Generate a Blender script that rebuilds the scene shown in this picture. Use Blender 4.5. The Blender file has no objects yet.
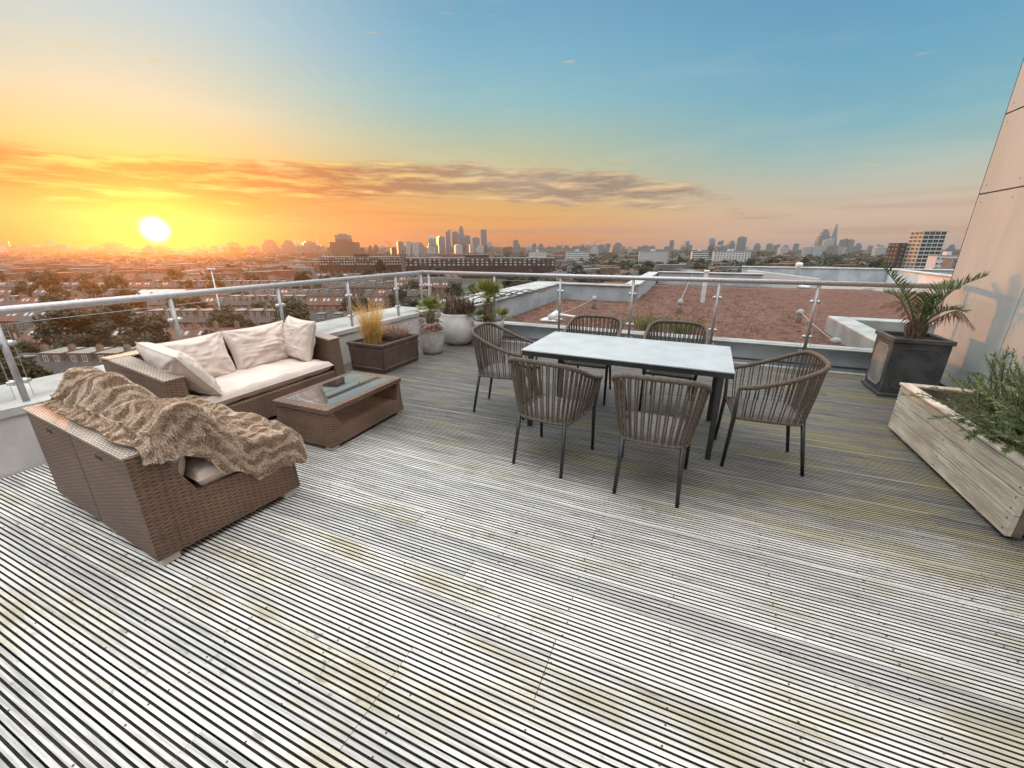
import bpy, bmesh, math, random
from mathutils import Vector, Matrix, noise as mnoise
R = math.radians
random.seed(7)
sc = bpy.context.scene
COL = sc.collection

# ------------------------------------------------------------------ camera
YAW = R(23.3); PITCH = R(18.5); CAMH = 1.65; FPX = 410.0
cam = bpy.data.cameras.new('camera'); camo = bpy.data.objects.new('camera', cam); COL.objects.link(camo)
camo.location = (0, 0, CAMH); camo.rotation_euler = (R(90) - PITCH, 0, YAW)
cam.sensor_width = 36; cam.lens = FPX / 1024 * 36; cam.clip_start = 0.05; cam.clip_end = 40000
sc.camera = camo
# ------------------------------------------------------------------ light
SUN_AZ = R(-62.5)            # from +Y, negative towards -X
SUN_EL = R(1.65)
sund = Vector((math.sin(SUN_AZ) * math.cos(SUN_EL), math.cos(SUN_AZ) * math.cos(SUN_EL), math.sin(SUN_EL)))
sl = bpy.data.lights.new('sun', 'SUN'); sl.energy = 2.9; sl.angle = R(0.6); sl.color = (1.0, 0.33, 0.055)
so = bpy.data.objects.new('sun', sl); COL.objects.link(so); so.rotation_euler = sund.to_track_quat('Z', 'Y').to_euler()
sc.view_settings.view_transform = 'Standard'; sc.view_settings.look = 'None'
sc.view_settings.exposure = 0.0; sc.view_settings.gamma = 1.0
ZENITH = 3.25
HAZE_DENSITY = 1.7e-4
def lin(r, g, b):
    def f(c):
        c /= 255.0
        return c / 12.92 if c <= 0.04045 else ((c + 0.055) / 1.055) ** 2.4
    return (f(r), f(g), f(b), 1.0)
class NT:
    """small helper to wire node trees"""
    def __init__(s, t): s.t = t
    def n(s, ty, **kw):
        nd = s.t.nodes.new(ty)
        for k, v in kw.items():
            if k.startswith('i_'):
                key = k[2:]
                key = int(key) if key.isdigit() else key.replace('_', ' ')
                s.set(nd.inputs[key], v)
            else: setattr(nd, k, v)
        return nd
    def set(s, inp, v):
        if isinstance(v, bpy.types.NodeSocket): s.t.links.new(v, inp)
        else: inp.default_value = v
    def m(s, op, a, b=0.0, c=None, clamp=False):
        nd = s.t.nodes.new('ShaderNodeMath'); nd.operation = op; nd.use_clamp = clamp
        s.set(nd.inputs[0], a); s.set(nd.inputs[1], b)
        if c is not None: s.set(nd.inputs[2], c)
        return nd.outputs[0]
    def mix(s, f, a, b, blend='MIX'):
        nd = s.t.nodes.new('ShaderNodeMix'); nd.data_type = 'RGBA'; nd.blend_type = blend; nd.clamp_factor = True
        s.set(nd.inputs[0], f); s.set(nd.inputs[6], a); s.set(nd.inputs[7], b)
        return nd.outputs[2]
    def ramp(s, f, stops, interp='LINEAR'):
        nd = s.t.nodes.new('ShaderNodeValToRGB'); cr = nd.color_ramp; cr.interpolation = interp
        while len(cr.elements) > 1: cr.elements.remove(cr.elements[-1])
        cr.elements[0].position = stops[0][0]; cr.elements[0].color = stops[0][1]
        for p, c in stops[1:]:
            e = cr.elements.new(p); e.color = c
        s.set(nd.inputs[0], f)
        return nd.outputs[0]
    def sstep(s, x, lo, hi):
        nd = s.t.nodes.new('ShaderNodeMapRange'); nd.interpolation_type = 'SMOOTHSTEP'
        s.set(nd.inputs[0], x); s.set(nd.inputs[1], lo); s.set(nd.inputs[2], hi)
        return nd.outputs[0]

world = bpy.data.worlds.new('World'); sc.world = world; world.use_nodes = True
def build_world():
    t = world.node_tree; t.nodes.clear(); N = NT(t)
    out = N.n('ShaderNodeOutputWorld'); bg = N.n('ShaderNodeBackground'); bg.inputs[1].default_value = 0.1
    t.links.new(bg.outputs[0], out.inputs[0])
    tc = N.n('ShaderNodeTexCoord')
    rot = N.n('ShaderNodeVectorRotate', rotation_type='Z_AXIS', i_Vector=tc.outputs['Generated'], i_Angle=SUN_AZ)  # sun goes to +Y
    sp = N.n('ShaderNodeSeparateXYZ', i_Vector=rot.outputs[0])
    x, y, z = sp.outputs
    az = N.m('ARCTAN2', x, y)
    aaz = N.m('ABSOLUTE', az)
    e = N.m('MAXIMUM', z, 0.0)
    S = lambda *a: [(p, lin(*c)) for p, c in a]
    r_sun = N.ramp(e, S((0, (206, 52, 0)), (.03, (216, 72, 0)), (.06, (222, 104, 2)), (.11, (224, 144, 40)), (.155, (232, 210, 132)), (.225, (226, 226, 192)), (.35, (192, 218, 224)), (.5, (170, 206, 222))))
    r_mid = N.ramp(e, S((0, (228, 150, 108)), (.025, (248, 160, 86)), (.06, (252, 182, 84)), (.1, (232, 186, 116)), (.15, (214, 200, 150)), (.2, (190, 202, 172)), (.27, (150, 198, 204)), (.35, (124, 184, 210)), (.42, (106, 168, 202)), (.55, (90, 156, 198))))
    r_far = N.ramp(e, S((0, (205, 180, 178)), (.02, (232, 194, 172)), (.06, (230, 200, 174)), (.1, (204, 202, 184)), (.15, (162, 196, 194)), (.2, (126, 186, 202)), (.3, (104, 170, 203)), (.42, (86, 148, 190)), (.55, (84, 148, 192))))
    r_back = N.ramp(e, S((0, (150, 150, 175)), (.08, (190, 175, 185)), (.2, (165, 180, 195)), (.4, (120, 165, 195)), (.55, (110, 160, 200))))
    c = N.mix(N.sstep(aaz, 0.0, 0.60), r_sun, r_mid)
    c = N.mix(N.sstep(aaz, 0.62, 1.35), c, r_far)
    c = N.mix(N.sstep(aaz, 1.6, 2.6), c, r_back)
    # cloud band
    def cloudnoise(de, sx, sy, det=7.0, off=0.0):
        cv = N.n('ShaderNodeCombineXYZ', i_X=N.m('MULTIPLY', az, sx), i_Y=N.m('MULTIPLY', N.m('ADD', e, de), sy), i_Z=off)
        nz = N.n('ShaderNodeTexNoise', i_Vector=cv.outputs[0], i_Scale=1.0, i_Detail=det, i_Roughness=0.58, i_Distortion=0.25)
        return nz.outputs[0]
    n1 = cloudnoise(0.0, 7.0, 56.0, 9.0); n1b = cloudnoise(0.010, 7.0, 56.0, 9.0)
    cen = N.ramp(N.m('MULTIPLY_ADD', az, 0.4, 0.5), [(0.0, (.105,) * 3 + (1,)), (.3, (.118,) * 3 + (1,)), (.5, (.108,) * 3 + (1,)), (.72, (.138,) * 3 + (1,)), (.86, (.12,) * 3 + (1,)), (1, (.06,) * 3 + (1,))])
    dd = N.m('DIVIDE', N.m('SUBTRACT', e, cen), 0.034)
    band = N.m('POWER', 2.718, N.m('MULTIPLY', N.m('MULTIPLY', dd, dd), -1.0))
    fade = N.m('SUBTRACT', 1.0, N.sstep(az, 0.80, 1.34))
    cov = N.m('MULTIPLY', band, fade)
    dens = N.sstep(N.m('ADD', N.m('MULTIPLY', cov, 0.66), N.m('MULTIPLY', n1, 1.45)), 0.90, 1.16)
    lit = N.m('MULTIPLY_ADD', N.m('SUBTRACT', n1, n1b), 4.5, 0.18, clamp=True)
    dark = N.mix(N.sstep(aaz, 0.1, 0.8), lin(186, 104, 44), lin(156, 134, 122))
    brite = N.mix(N.sstep(aaz, 0.1, 0.9), lin(255, 214, 110), lin(244, 206, 160))
    cc = N.mix(lit, dark, brite)
    c = N.mix(N.m('MULTIPLY', dens, 0.88), c, cc)
    # thin streaks below and high wisps
    n2 = cloudnoise(0.0, 2.4, 75.0, 5.0, 3.3)
    lowb = N.m('MULTIPLY', N.sstep(e, 0.005, 0.03), N.m('SUBTRACT', 1.0, N.sstep(e, 0.07, 0.10)))
    st = N.m('MULTIPLY', N.sstep(n2, 0.48, 0.70), N.m('MULTIPLY', lowb, 0.55))
    c = N.mix(st, c, N.mix(N.sstep(aaz, 0.1, 0.9), lin(228, 120, 40), lin(205, 158, 140)))
    n3 = cloudnoise(0.0, 1.6, 9.0, 6.0, 8.1)
    c = N.mix(N.m('MULTIPLY', N.sstep(n3, 0.48, 0.78), 0.22), c, lin(250, 240, 215))
    # sun glow
    vdot = N.n('ShaderNodeVectorMath', operation='DOT_PRODUCT'); t.links.new(tc.outputs['Generated'], vdot.inputs[0]); vdot.inputs[1].default_value = sund
    d = N.m('MAXIMUM', vdot.outputs['Value'], 0.0)
    def addc(base, f, col):
        return N.mix(1.0, base, N.mix(f, (0, 0, 0, 1), col), 'ADD')
    c = addc(c, N.m('POWER', d, 260.0), (0.20, 0.09, 0.0, 1))
    c = addc(c, N.m('POWER', d, 1500.0), (0.85, 0.46, 0.0, 1))
    c = addc(c, N.sstep(d, math.cos(R(1.5)), math.cos(R(0.35))), (2.5, 2.5, 2.2, 1))
    # unseen overhead sky raised far above the visible sky, added to light the deck
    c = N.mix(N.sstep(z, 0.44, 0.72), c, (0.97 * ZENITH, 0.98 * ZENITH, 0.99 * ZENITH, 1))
    c = N.mix(N.sstep(z, -0.01, -0.06), c, (0.10, 0.09, 0.09, 1))
    sky = N.n('ShaderNodeTexSky', sky_type='NISHITA', sun_disc=False, sun_elevation=SUN_EL, sun_rotation=SUN_AZ, air_density=1.0, dust_density=1.5, ozone_density=1.0)
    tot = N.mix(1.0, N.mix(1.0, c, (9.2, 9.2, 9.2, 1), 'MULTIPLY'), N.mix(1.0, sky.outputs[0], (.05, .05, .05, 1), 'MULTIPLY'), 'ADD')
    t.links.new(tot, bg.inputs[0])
build_world()

# ------------------------------------------------------------------ render settings
cy = sc.cycles
cy.use_denoising = True; cy.max_bounces = 8; cy.diffuse_bounces = 3; cy.glossy_bounces = 3; cy.transparent_max_bounces = 16
cy.volume_bounces = 0; cy.caustics_reflective = False; cy.caustics_refractive = False; cy.sample_clamp_indirect = 4.0

# ------------------------------------------------------------------ helpers: things and meshes
def tag(o, label=None, cat=None, group=None, kind=None):
    if label: o['label'] = label
    if cat: o['category'] = cat
    if group: o['group'] = group
    if kind: o['kind'] = kind
    return o
def empty(name, label, cat, loc=(0, 0, 0), rz=0.0, group=None):
    o = bpy.data.objects.new(name, None); COL.objects.link(o); o.empty_display_size = 0.1
    o.location = loc; o.rotation_euler = (0, 0, rz)
    return tag(o, label, cat, group)
def dup(root, loc, rz, label=None, group=None, scale=None):
    def rec(o, parent):
        c = o.copy(); COL.objects.link(c); c.parent = parent
        for ch in kids.get(o.name, ()): rec(ch, c)
        return c
    kids = {}
    for ch in root.children_recursive: kids.setdefault(ch.parent.name, []).append(ch)
    r = rec(root, None); r.location = loc; r.rotation_euler = (0, 0, rz)
    if scale: r.scale = scale
    if label: r['label'] = label
    if group: r['group'] = group
    return r

_bev = {}
def bevbox(sx, sy, sz, b, seg):
    k = (round(sx, 4), round(sy, 4), round(sz, 4), round(b, 4), seg)
    if k not in _bev:
        bm = bmesh.new(); bmesh.ops.create_cube(bm, size=1)
        bmesh.ops.scale(bm, vec=(sx, sy, sz), verts=bm.verts)
        bmesh.ops.bevel(bm, geom=list(bm.edges), offset=b, segments=seg, profile=0.5, affect='EDGES')
        bm.verts.index_update()
        _bev[k] = ([tuple(v.co) for v in bm.verts], [[v.index for v in f.verts] for f in bm.faces]); bm.free()
    return _bev[k]
class MB:
    def __init__(s): s.v = []; s.f = []; s.mi = []; s.cur = 0; s.sm = []; s.smooth = False; s.col = None
    def mat(s, i): s.cur = i; return s
    def add(s, verts, faces, M=None):
        o = len(s.v)
        if M is not None: verts = [tuple(M @ Vector(p)) for p in verts]
        s.v.extend(verts)
        for f in faces: s.f.append([i + o for i in f])
        s.mi.extend([s.cur] * len(faces)); s.sm.extend([s.smooth] * len(faces))
        return s
    def box(s, x0, x1, y0, y1, z0, z1, b=0.0, seg=1, M=None):
        if b > 0:
            v, f = bevbox(x1 - x0, y1 - y0, z1 - z0, b, seg); c = ((x0 + x1) / 2, (y0 + y1) / 2, (z0 + z1) / 2)
            v = [(p[0] + c[0], p[1] + c[1], p[2] + c[2]) for p in v]
            return s.add(v, f, M)
        v = [(x0, y0, z0), (x1, y0, z0), (x1, y1, z0), (x0, y1, z0), (x0, y0, z1), (x1, y0, z1), (x1, y1, z1), (x0, y1, z1)]
        return s.add(v, [[0, 3, 2, 1], [4, 5, 6, 7], [0, 1, 5, 4], [1, 2, 6, 5], [2, 3, 7, 6], [3, 0, 4, 7]], M)
    def frustum(s, bx, tx, z0, z1, M=None):
        """bx, tx: (x0,x1,y0,y1) of the bottom and of the top"""
        v = [(bx[0], bx[2], z0), (bx[1], bx[2], z0), (bx[1], bx[3], z0), (bx[0], bx[3], z0), (tx[0], tx[2], z1), (tx[1], tx[2], z1), (tx[1], tx[3], z1), (tx[0], tx[3], z1)]
        return s.add(v, [[0, 3, 2, 1], [4, 5, 6, 7], [0, 1, 5, 4], [1, 2, 6, 5], [2, 3, 7, 6], [3, 0, 4, 7]], M)
    def tube(s, pts, rad, n=8, cap=True, M=None, flat=1.0):
        pts = [Vector(p) for p in pts]; k = len(pts)
        rads = rad if isinstance(rad, (list, tuple)) else [rad] * k
        t0 = (pts[1] - pts[0]).normalized()
        up = Vector((0, 0, 1)) if abs(t0.z) < 0.9 else Vector((1, 0, 0))
        nn = (up - t0 * up.dot(t0)).normalized()
        vs = []; prev = t0
        for i, p in enumerate(pts):
            if i == 0: t = t0
            elif i == k - 1: t = (pts[i] - pts[i - 1]).normalized()
            else: t = (pts[i + 1] - pts[i - 1]).normalized()
            nn = (nn - t * nn.dot(t)); nn = nn.normalized() if nn.length > 1e-6 else t.orthogonal().normalized()
            bb = t.cross(nn)
            for j in range(n):
                a = 2 * math.pi * j / n
                vs.append(tuple(p + nn * math.cos(a) * rads[i] + bb * math.sin(a) * rads[i] * flat))
        fs = [[i * n + j, i * n + (j + 1) % n, (i + 1) * n + (j + 1) % n, (i + 1) * n + j] for i in range(k - 1) for j in range(n)]
        if cap: fs += [list(range(n))[::-1], [(k - 1) * n + j for j in range(n)]]
        return s.add(vs, fs, M)
    def lathe(s, prof, n=32, c=(0, 0, 0), M=None, capb=True, capt=False):
        vs = [(c[0] + r * math.cos(2 * math.pi * j / n), c[1] + r * math.sin(2 * math.pi * j / n), c[2] + z) for r, z in prof for j in range(n)]
        k = len(prof)
        fs = [[i * n + j, i * n + (j + 1) % n, (i + 1) * n + (j + 1) % n, (i + 1) * n + j] for i in range(k - 1) for j in range(n)]
        if capb: fs.append(list(range(n))[::-1])
        if capt: fs.append([(k - 1) * n + j for j in range(n)])
        return s.add(vs, fs, M)
    def grid(s, fn, nu, nv, M=None):
        vs = [fn(i / nu, j / nv) for i in range(nu + 1) for j in range(nv + 1)]
        fs = [[i * (nv + 1) + j, (i + 1) * (nv + 1) + j, (i + 1) * (nv + 1) + j + 1, i * (nv + 1) + j + 1] for i in range(nu) for j in range(nv)]
        return s.add(vs, fs, M)
    def quad(s, a, b, c, d): return s.add([tuple(a), tuple(b), tuple(c), tuple(d)], [[0, 1, 2, 3]])
    def tri(s, a, b, c): return s.add([tuple(a), tuple(b), tuple(c)], [[0, 1, 2]])
    def mesh(s, name, mats, uv=True):
        me = bpy.data.meshes.new(name); me.from_pydata(s.v, [], s.f)
        mats = mats if isinstance(mats, (list, tuple)) else [mats]
        for m in mats: me.materials.append(m)
        me.polygons.foreach_set('material_index', s.mi); me.polygons.foreach_set('use_smooth', s.sm)
        me.update()
        if uv:
            l = me.uv_layers.new(name='UVMap'); data = []
            for p in me.polygons:
                n = p.normal; ax, ay, az_ = abs(n.x), abs(n.y), abs(n.z)
                for vi in p.vertices:
                    c = s.v[vi]
                    if az_ >= 0.75: data += (c[0], c[1])
                    elif ax >= ay: data += (c[1], c[2])
                    else: data += (c[0], c[2])
            l.data.foreach_set('uv', data)
        if s.col is not None:
            a = me.attributes.new('tip', 'FLOAT', 'POINT'); a.data.foreach_set('value', s.col)
            a = me.attributes.new('cloth', 'FLOAT_VECTOR', 'POINT'); a.data.foreach_set('vector', s.cloth)
        return me
    def build(s, name, mats, parent=None, loc=None, uv=True, rot=None):
        o = bpy.data.objects.new(name, s.mesh(name, mats, uv)); COL.objects.link(o)
        if parent is not None: o.parent = parent
        if loc is not None: o.location = loc
        if rot is not None: o.rotation_euler = rot
        return o
def crom(pts, n):
    P = [Vector(p) for p in pts]; P = [P[0] * 2 - P[1]] + P + [P[-1] * 2 - P[-2]]; out = []
    segs = len(P) - 3
    for q in range(n + 1):
        tt = q / n * segs; i = min(int(tt), segs - 1); t = tt - i
        a, b, c, d = P[i:i + 4]
        out.append(0.5 * ((2 * b) + (c - a) * t + (2 * a - 5 * b + 4 * c - d) * t * t + (3 * b - a - 3 * c + d) * t ** 3))
    return out

# ------------------------------------------------------------------ materials
def mat(name, c1, c2=None, scale=8.0, rough=0.7, bump=0.0, stretch=(1, 1, 1), metal=0.0, coords='Object', bumpscale=None, spec=0.5, lo=.35, hi=.65, detail=6.0, island=0.0, sheen=0.0):
    m = bpy.data.materials.new(name); m.use_nodes = True; t = m.node_tree; N = NT(t)
    b = t.nodes['Principled BSDF']; b.inputs['Roughness'].default_value = rough; b.inputs['Metallic'].default_value = metal
    b.inputs['Specular IOR Level'].default_value = spec
    if sheen: b.inputs['Sheen Weight'].default_value = sheen
    tc = N.n('ShaderNodeTexCoord'); mp = N.n('ShaderNodeMapping', i_Vector=tc.outputs[coords], i_Scale=stretch)
    c1 = tuple(c1) + (1,); c2 = tuple(c2) + (1,) if c2 else c1
    nz = N.n('ShaderNodeTexNoise', i_Vector=mp.outputs[0], i_Scale=scale, i_Detail=detail, i_Roughness=0.6)
    col = N.mix(N.sstep(nz.outputs[0], lo, hi), c1, c2)
    if island:
        g = N.n('ShaderNodeNewGeometry')
        hs = N.n('ShaderNodeHueSaturation', i_Color=col, i_Value=N.m('MULTIPLY_ADD', g.outputs['Random Per Island'], 2 * island, 1 - island))
        col = hs.outputs[0]
    t.links.new(col, b.inputs['Base Color'])
    if bump:
        nb = N.n('ShaderNodeTexNoise', i_Vector=mp.outputs[0], i_Scale=bumpscale or scale * 3, i_Detail=5.0)
        bp = N.n('ShaderNodeBump', i_Strength=bump, i_Distance=0.01, i_Height=nb.outputs[0])
        t.links.new(bp.outputs[0], b.inputs['Normal'])
    return m
def mat_weave(name, c1, c2, dark, bw=0.07, bh=0.0115):
    """flat strands woven over and under: rows of strands, each row's overs shifted by half a step"""
    m = bpy.data.materials.new(name); m.use_nodes = True; t = m.node_tree; N = NT(t); b = t.nodes['Principled BSDF']
    b.inputs['Roughness'].default_value = 0.5
    tc = N.n('ShaderNodeTexCoord')
    nz = N.n('ShaderNodeTexNoise', i_Vector=tc.outputs['UV'], i_Scale=14.0, i_Detail=3.0)
    wob = N.n('ShaderNodeVectorMath', operation='MULTIPLY_ADD'); t.links.new(nz.outputs[1], wob.inputs[0]); wob.inputs[1].default_value = (.012, .006, 0); t.links.new(tc.outputs['UV'], wob.inputs[2])
    sp = N.n('ShaderNodeSeparateXYZ', i_Vector=wob.outputs[0]); u, v = sp.outputs[0], sp.outputs[1]
    vr = N.m('DIVIDE', v, bh); row = N.m('FLOOR', vr); fv = N.m('FRACT', vr)
    prof = N.m('POWER', N.m('SINE', N.m('MULTIPLY', fv, math.pi)), .6)
    over = N.m('MULTIPLY_ADD', N.m('SINE', N.m('MULTIPLY_ADD', row, math.pi, N.m('MULTIPLY', u, 2 * math.pi / bw))), .5, .5)
    hgt = N.m('MULTIPLY', prof, N.m('MULTIPLY_ADD', over, .6, .4))
    wn = N.n('ShaderNodeTexWhiteNoise', noise_dimensions='1D', i_W=row)
    grain = N.n('ShaderNodeTexNoise', i_Vector=N.n('ShaderNodeMapping', i_Vector=tc.outputs['UV'], i_Scale=(12, 90, 1)).outputs[0], i_Scale=1.0, i_Detail=4.0)
    strand = N.mix(N.m('MULTIPLY_ADD', wn.outputs[0], .55, N.m('MULTIPLY', grain.outputs[0], .5)), tuple(c1) + (1,), tuple(c2) + (1,))
    big = N.n('ShaderNodeTexNoise', i_Vector=tc.outputs['Object'], i_Scale=2.2, i_Detail=5.0)
    strand = N.mix(N.m('MULTIPLY', N.sstep(big.outputs[0], .4, .7), .45), strand, tuple(x * 1.5 for x in c1) + (1,))
    c = N.mix(N.sstep(hgt, .15, .62), tuple(dark) + (1,), strand)
    t.links.new(c, b.inputs['Base Color'])
    bp = N.n('ShaderNodeBump', i_Strength=0.9, i_Distance=0.004, i_Height=hgt); t.links.new(bp.outputs[0], b.inputs['Normal'])
    return m
def mat_glass(name, tint, refl=1.0, rough=0.02, dirt=0.03):
    m = bpy.data.materials.new(name); m.use_nodes = True; t = m.node_tree; t.nodes.clear(); N = NT(t)
    out = N.n('ShaderNodeOutputMaterial'); tr = N.n('ShaderNodeBsdfTransparent', i_Color=tuple(tint) + (1,)); gl = N.n('ShaderNodeBsdfGlossy', i_Roughness=rough)
    fr = N.n('ShaderNodeFresnel', i_IOR=1.5)
    mx = N.n('ShaderNodeMixShader'); t.links.new(N.m('MULTIPLY', fr.outputs[0], refl), mx.inputs[0]); t.links.new(tr.outputs[0], mx.inputs[1]); t.links.new(gl.outputs[0], mx.inputs[2])
    tc = N.n('ShaderNodeTexCoord'); nz = N.n('ShaderNodeTexNoise', i_Vector=tc.outputs['Object'], i_Scale=4.0, i_Detail=7.0, i_Roughness=.7)
    df = N.n('ShaderNodeBsdfDiffuse', i_Color=(.5, .48, .45, 1))
    m2 = N.n('ShaderNodeMixShader'); t.links.new(N.m('MULTIPLY', N.sstep(nz.outputs[0], .4, .8), dirt), m2.inputs[0]); t.links.new(mx.outputs[0], m2.inputs[1]); t.links.new(df.outputs[0], m2.inputs[2])
    t.links.new(m2.outputs[0], out.inputs[0])
    return m
def mat_leaf(name, c1, c2, rough=0.55, island=0.35, scale=3.0, trans=0.25):
    m = mat(name, c1, c2, scale=scale, rough=rough, island=island)
    t = m.node_tree; N = NT(t); b = t.nodes['Principled BSDF']; out = t.nodes['Material Output']
    src = b.inputs['Base Color'].links[0].from_socket
    tl = N.n('ShaderNodeBsdfTranslucent', i_Color=src); mx = N.n('ShaderNodeMixShader', i_0=trans)
    t.links.new(b.outputs[0], mx.inputs[1]); t.links.new(tl.outputs[0], mx.inputs[2]); t.links.new(mx.outputs[0], out.inputs[0])
    return m
def mat_deck():
    m = bpy.data.materials.new('weathered_decking'); m.use_nodes = True; t = m.node_tree; N = NT(t); b = t.nodes['Principled BSDF']
    tc = N.n('ShaderNodeTexCoord'); g = N.n('ShaderNodeNewGeometry')
    ob = tc.outputs['Object']
    off = N.n('ShaderNodeVectorMath', operation='ADD'); t.links.new(ob, off.inputs[0])
    cx = N.n('ShaderNodeCombineXYZ', i_X=N.m('MULTIPLY', g.outputs['Random Per Island'], 37.0), i_Z=N.m('MULTIPLY', g.outputs['Random Per Island'], 11.0)); t.links.new(cx.outputs[0], off.inputs[1])
    mp = N.n('ShaderNodeMapping', i_Vector=off.outputs[0], i_Scale=(1.6, 42.0, 10.0))
    grain = N.n('ShaderNodeTexNoise', i_Vector=mp.outputs[0], i_Scale=1.6, i_Detail=8.0, i_Roughness=.65)
    c = N.mix(N.sstep(grain.outputs[0], .3, .72), (.36, .345, .315, 1), (.78, .76, .715, 1))
    # per board tone
    hv = N.n('ShaderNodeHueSaturation', i_Color=c, i_Saturation=N.m('MULTIPLY_ADD', g.outputs['Random Per Island'], .6, .7), i_Value=N.m('MULTIPLY_ADD', g.outputs['Random Per Island'], .40, .78))
    c = hv.outputs[0]
    # knots
    vo = N.n('ShaderNodeTexVoronoi', i_Vector=N.n('ShaderNodeMapping', i_Vector=off.outputs[0], i_Scale=(2.2, 9.0, 1.0)).outputs[0], i_Scale=1.0, i_Randomness=1.0)
    c = N.mix(N.m('MULTIPLY', N.m('SUBTRACT', 1.0, N.sstep(vo.outputs['Distance'], .03, .12)), .55), c, (.10, .085, .065, 1))
    # damp dark patches
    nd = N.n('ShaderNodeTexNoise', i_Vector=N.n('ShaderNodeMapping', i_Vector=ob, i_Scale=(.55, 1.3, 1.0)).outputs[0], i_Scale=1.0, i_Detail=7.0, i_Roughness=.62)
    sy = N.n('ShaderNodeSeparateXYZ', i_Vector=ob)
    far = N.sstep(N.m('MULTIPLY_ADD', nd.outputs[0], 1.0, sy.outputs[1]), 2.7, 3.5)       # boards towards the furniture are darker and slightly less rough
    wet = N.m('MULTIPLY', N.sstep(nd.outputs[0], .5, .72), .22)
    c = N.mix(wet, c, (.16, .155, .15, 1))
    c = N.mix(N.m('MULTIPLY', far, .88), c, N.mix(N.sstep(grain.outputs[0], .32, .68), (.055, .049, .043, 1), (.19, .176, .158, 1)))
    # algae and lichen
    na = N.n('ShaderNodeTexNoise', i_Vector=N.n('ShaderNodeMapping', i_Vector=ob, i_Scale=(.8, 2.2, 1.0), i_Location=(3.3, 1.7, 0)).outputs[0], i_Scale=1.3, i_Detail=8.0, i_Roughness=.68)
    c = N.mix(N.m('MULTIPLY', N.sstep(N.m('MULTIPLY_ADD', N.sstep(sy.outputs[0], -.4, 2.2), .07, N.m('MULTIPLY_ADD', N.m('SUBTRACT', grain.outputs[0], .5), .30, N.m('MULTIPLY_ADD', N.m('SUBTRACT', g.outputs['Random Per Island'], .5), .10, na.outputs[0]))), .52, .68), .55), c, (.27, .235, .085, 1))
    nb_ = N.n('ShaderNodeTexNoise', i_Vector=ob, i_Scale=22.0, i_Detail=4.0)
    nc_ = N.n('ShaderNodeTexNoise', i_Vector=ob, i_Scale=1.9, i_Detail=3.0)
    c = N.mix(N.m('MULTIPLY', N.m('MULTIPLY', N.sstep(nb_.outputs[0], .58, .7), N.sstep(nc_.outputs[0], .5, .62)), .6), c, (.08, .08, .06, 1))
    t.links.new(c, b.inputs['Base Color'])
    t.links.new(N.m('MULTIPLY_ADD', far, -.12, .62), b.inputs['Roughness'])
    b.inputs['Specular IOR Level'].default_value = .35
    bp = N.n('ShaderNodeBump', i_Strength=.45, i_Distance=.004, i_Height=grain.outputs[0]); t.links.new(bp.outputs[0], b.inputs['Normal'])
    return m
def mat_fur():
    m = bpy.data.materials.new('brown_faux_fur'); m.use_nodes = True; t = m.node_tree; N = NT(t); b = t.nodes['Principled BSDF']
    b.inputs['Roughness'].default_value = .75; b.inputs['Specular IOR Level'].default_value = .25
    tc = N.n('ShaderNodeTexCoord'); at = N.n('ShaderNodeAttribute', attribute_name='tip'); g = N.n('ShaderNodeNewGeometry')
    wv = N.n('ShaderNodeTexWave', wave_type='BANDS', bands_direction='X', wave_profile='SIN', i_Vector=N.n('ShaderNodeAttribute', attribute_name='cloth').outputs['Vector'], i_Scale=3.0, i_Distortion=9.0, i_Detail=2.5, i_Detail_Scale=1.6)
    nz = N.n('ShaderNodeTexNoise', i_Vector=tc.outputs['Object'], i_Scale=14.0, i_Detail=3.0)
    band = N.m('MAXIMUM', N.sstep(wv.outputs['Fac'], .55, .85), N.m('MULTIPLY', N.sstep(nz.outputs[0], .5, .65), .6))
    root = N.mix(band, (.26, .165, .105, 1), (.58, .43, .31, 1))
    tip = N.mix(band, (.70, .52, .38, 1), (.98, .89, .76, 1))
    c = N.mix(N.sstep(at.outputs['Fac'], .2, 1.0), root, tip)
    hs = N.n('ShaderNodeHueSaturation', i_Color=c, i_Value=N.m('MULTIPLY_ADD', g.outputs['Random Per Island'], .7, .62)); t.links.new(hs.outputs[0], b.inputs['Base Color'])
    return m

M = {}
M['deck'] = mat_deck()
M['screw'] = mat('rusty_screw', (.02, .018, .016), (.05, .035, .025), rough=.6)
M['groove_dark'] = mat('dark_groove', (.012, .011, .009), (.045, .04, .03), scale=6, rough=.9)  # darker colour for groove floors, groove walls and board sides
M['subfloor'] = mat('dark_under_deck', (.012, .012, .011), (.02, .018, .015))
M['coping'] = mat('white_roof_membrane', (.36, .355, .335), (.52, .515, .49), scale=2.5, rough=.55, bump=.15)
M['render_wall'] = mat('painted_render', (.50, .47, .45), (.62, .59, .57), scale=3, rough=.8, bump=.25, bumpscale=40)
M['blue_wall'] = mat('pale_grey_membrane_wall', (.36, .40, .43), (.50, .53, .55), scale=2, rough=.55, bump=.15)
M['steel'] = mat('brushed_steel', (.44, .42, .42), (.54, .52, .51), scale=30, rough=.5, metal=.55)
M['post'] = mat('grey_painted_post', (.36, .35, .35), (.46, .45, .44), scale=12, rough=.45, metal=.4)
M['glass'] = mat_glass('balustrade_glass', (.90, .925, .915), 0.9, dirt=.05)
M['glass_edge'] = mat('green_glass_edge', (.40, .43, .40), rough=.2)
M['bracket'] = mat('dark_bracket', (.10, .10, .10), (.16, .15, .14), rough=.5, metal=.6)
M['panel'] = mat('cream_cladding', (.45, .475, .46), (.515, .535, .515), stretch=(1, 2.2, .35), scale=1.6, rough=.38, bump=.03, bumpscale=3)
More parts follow.
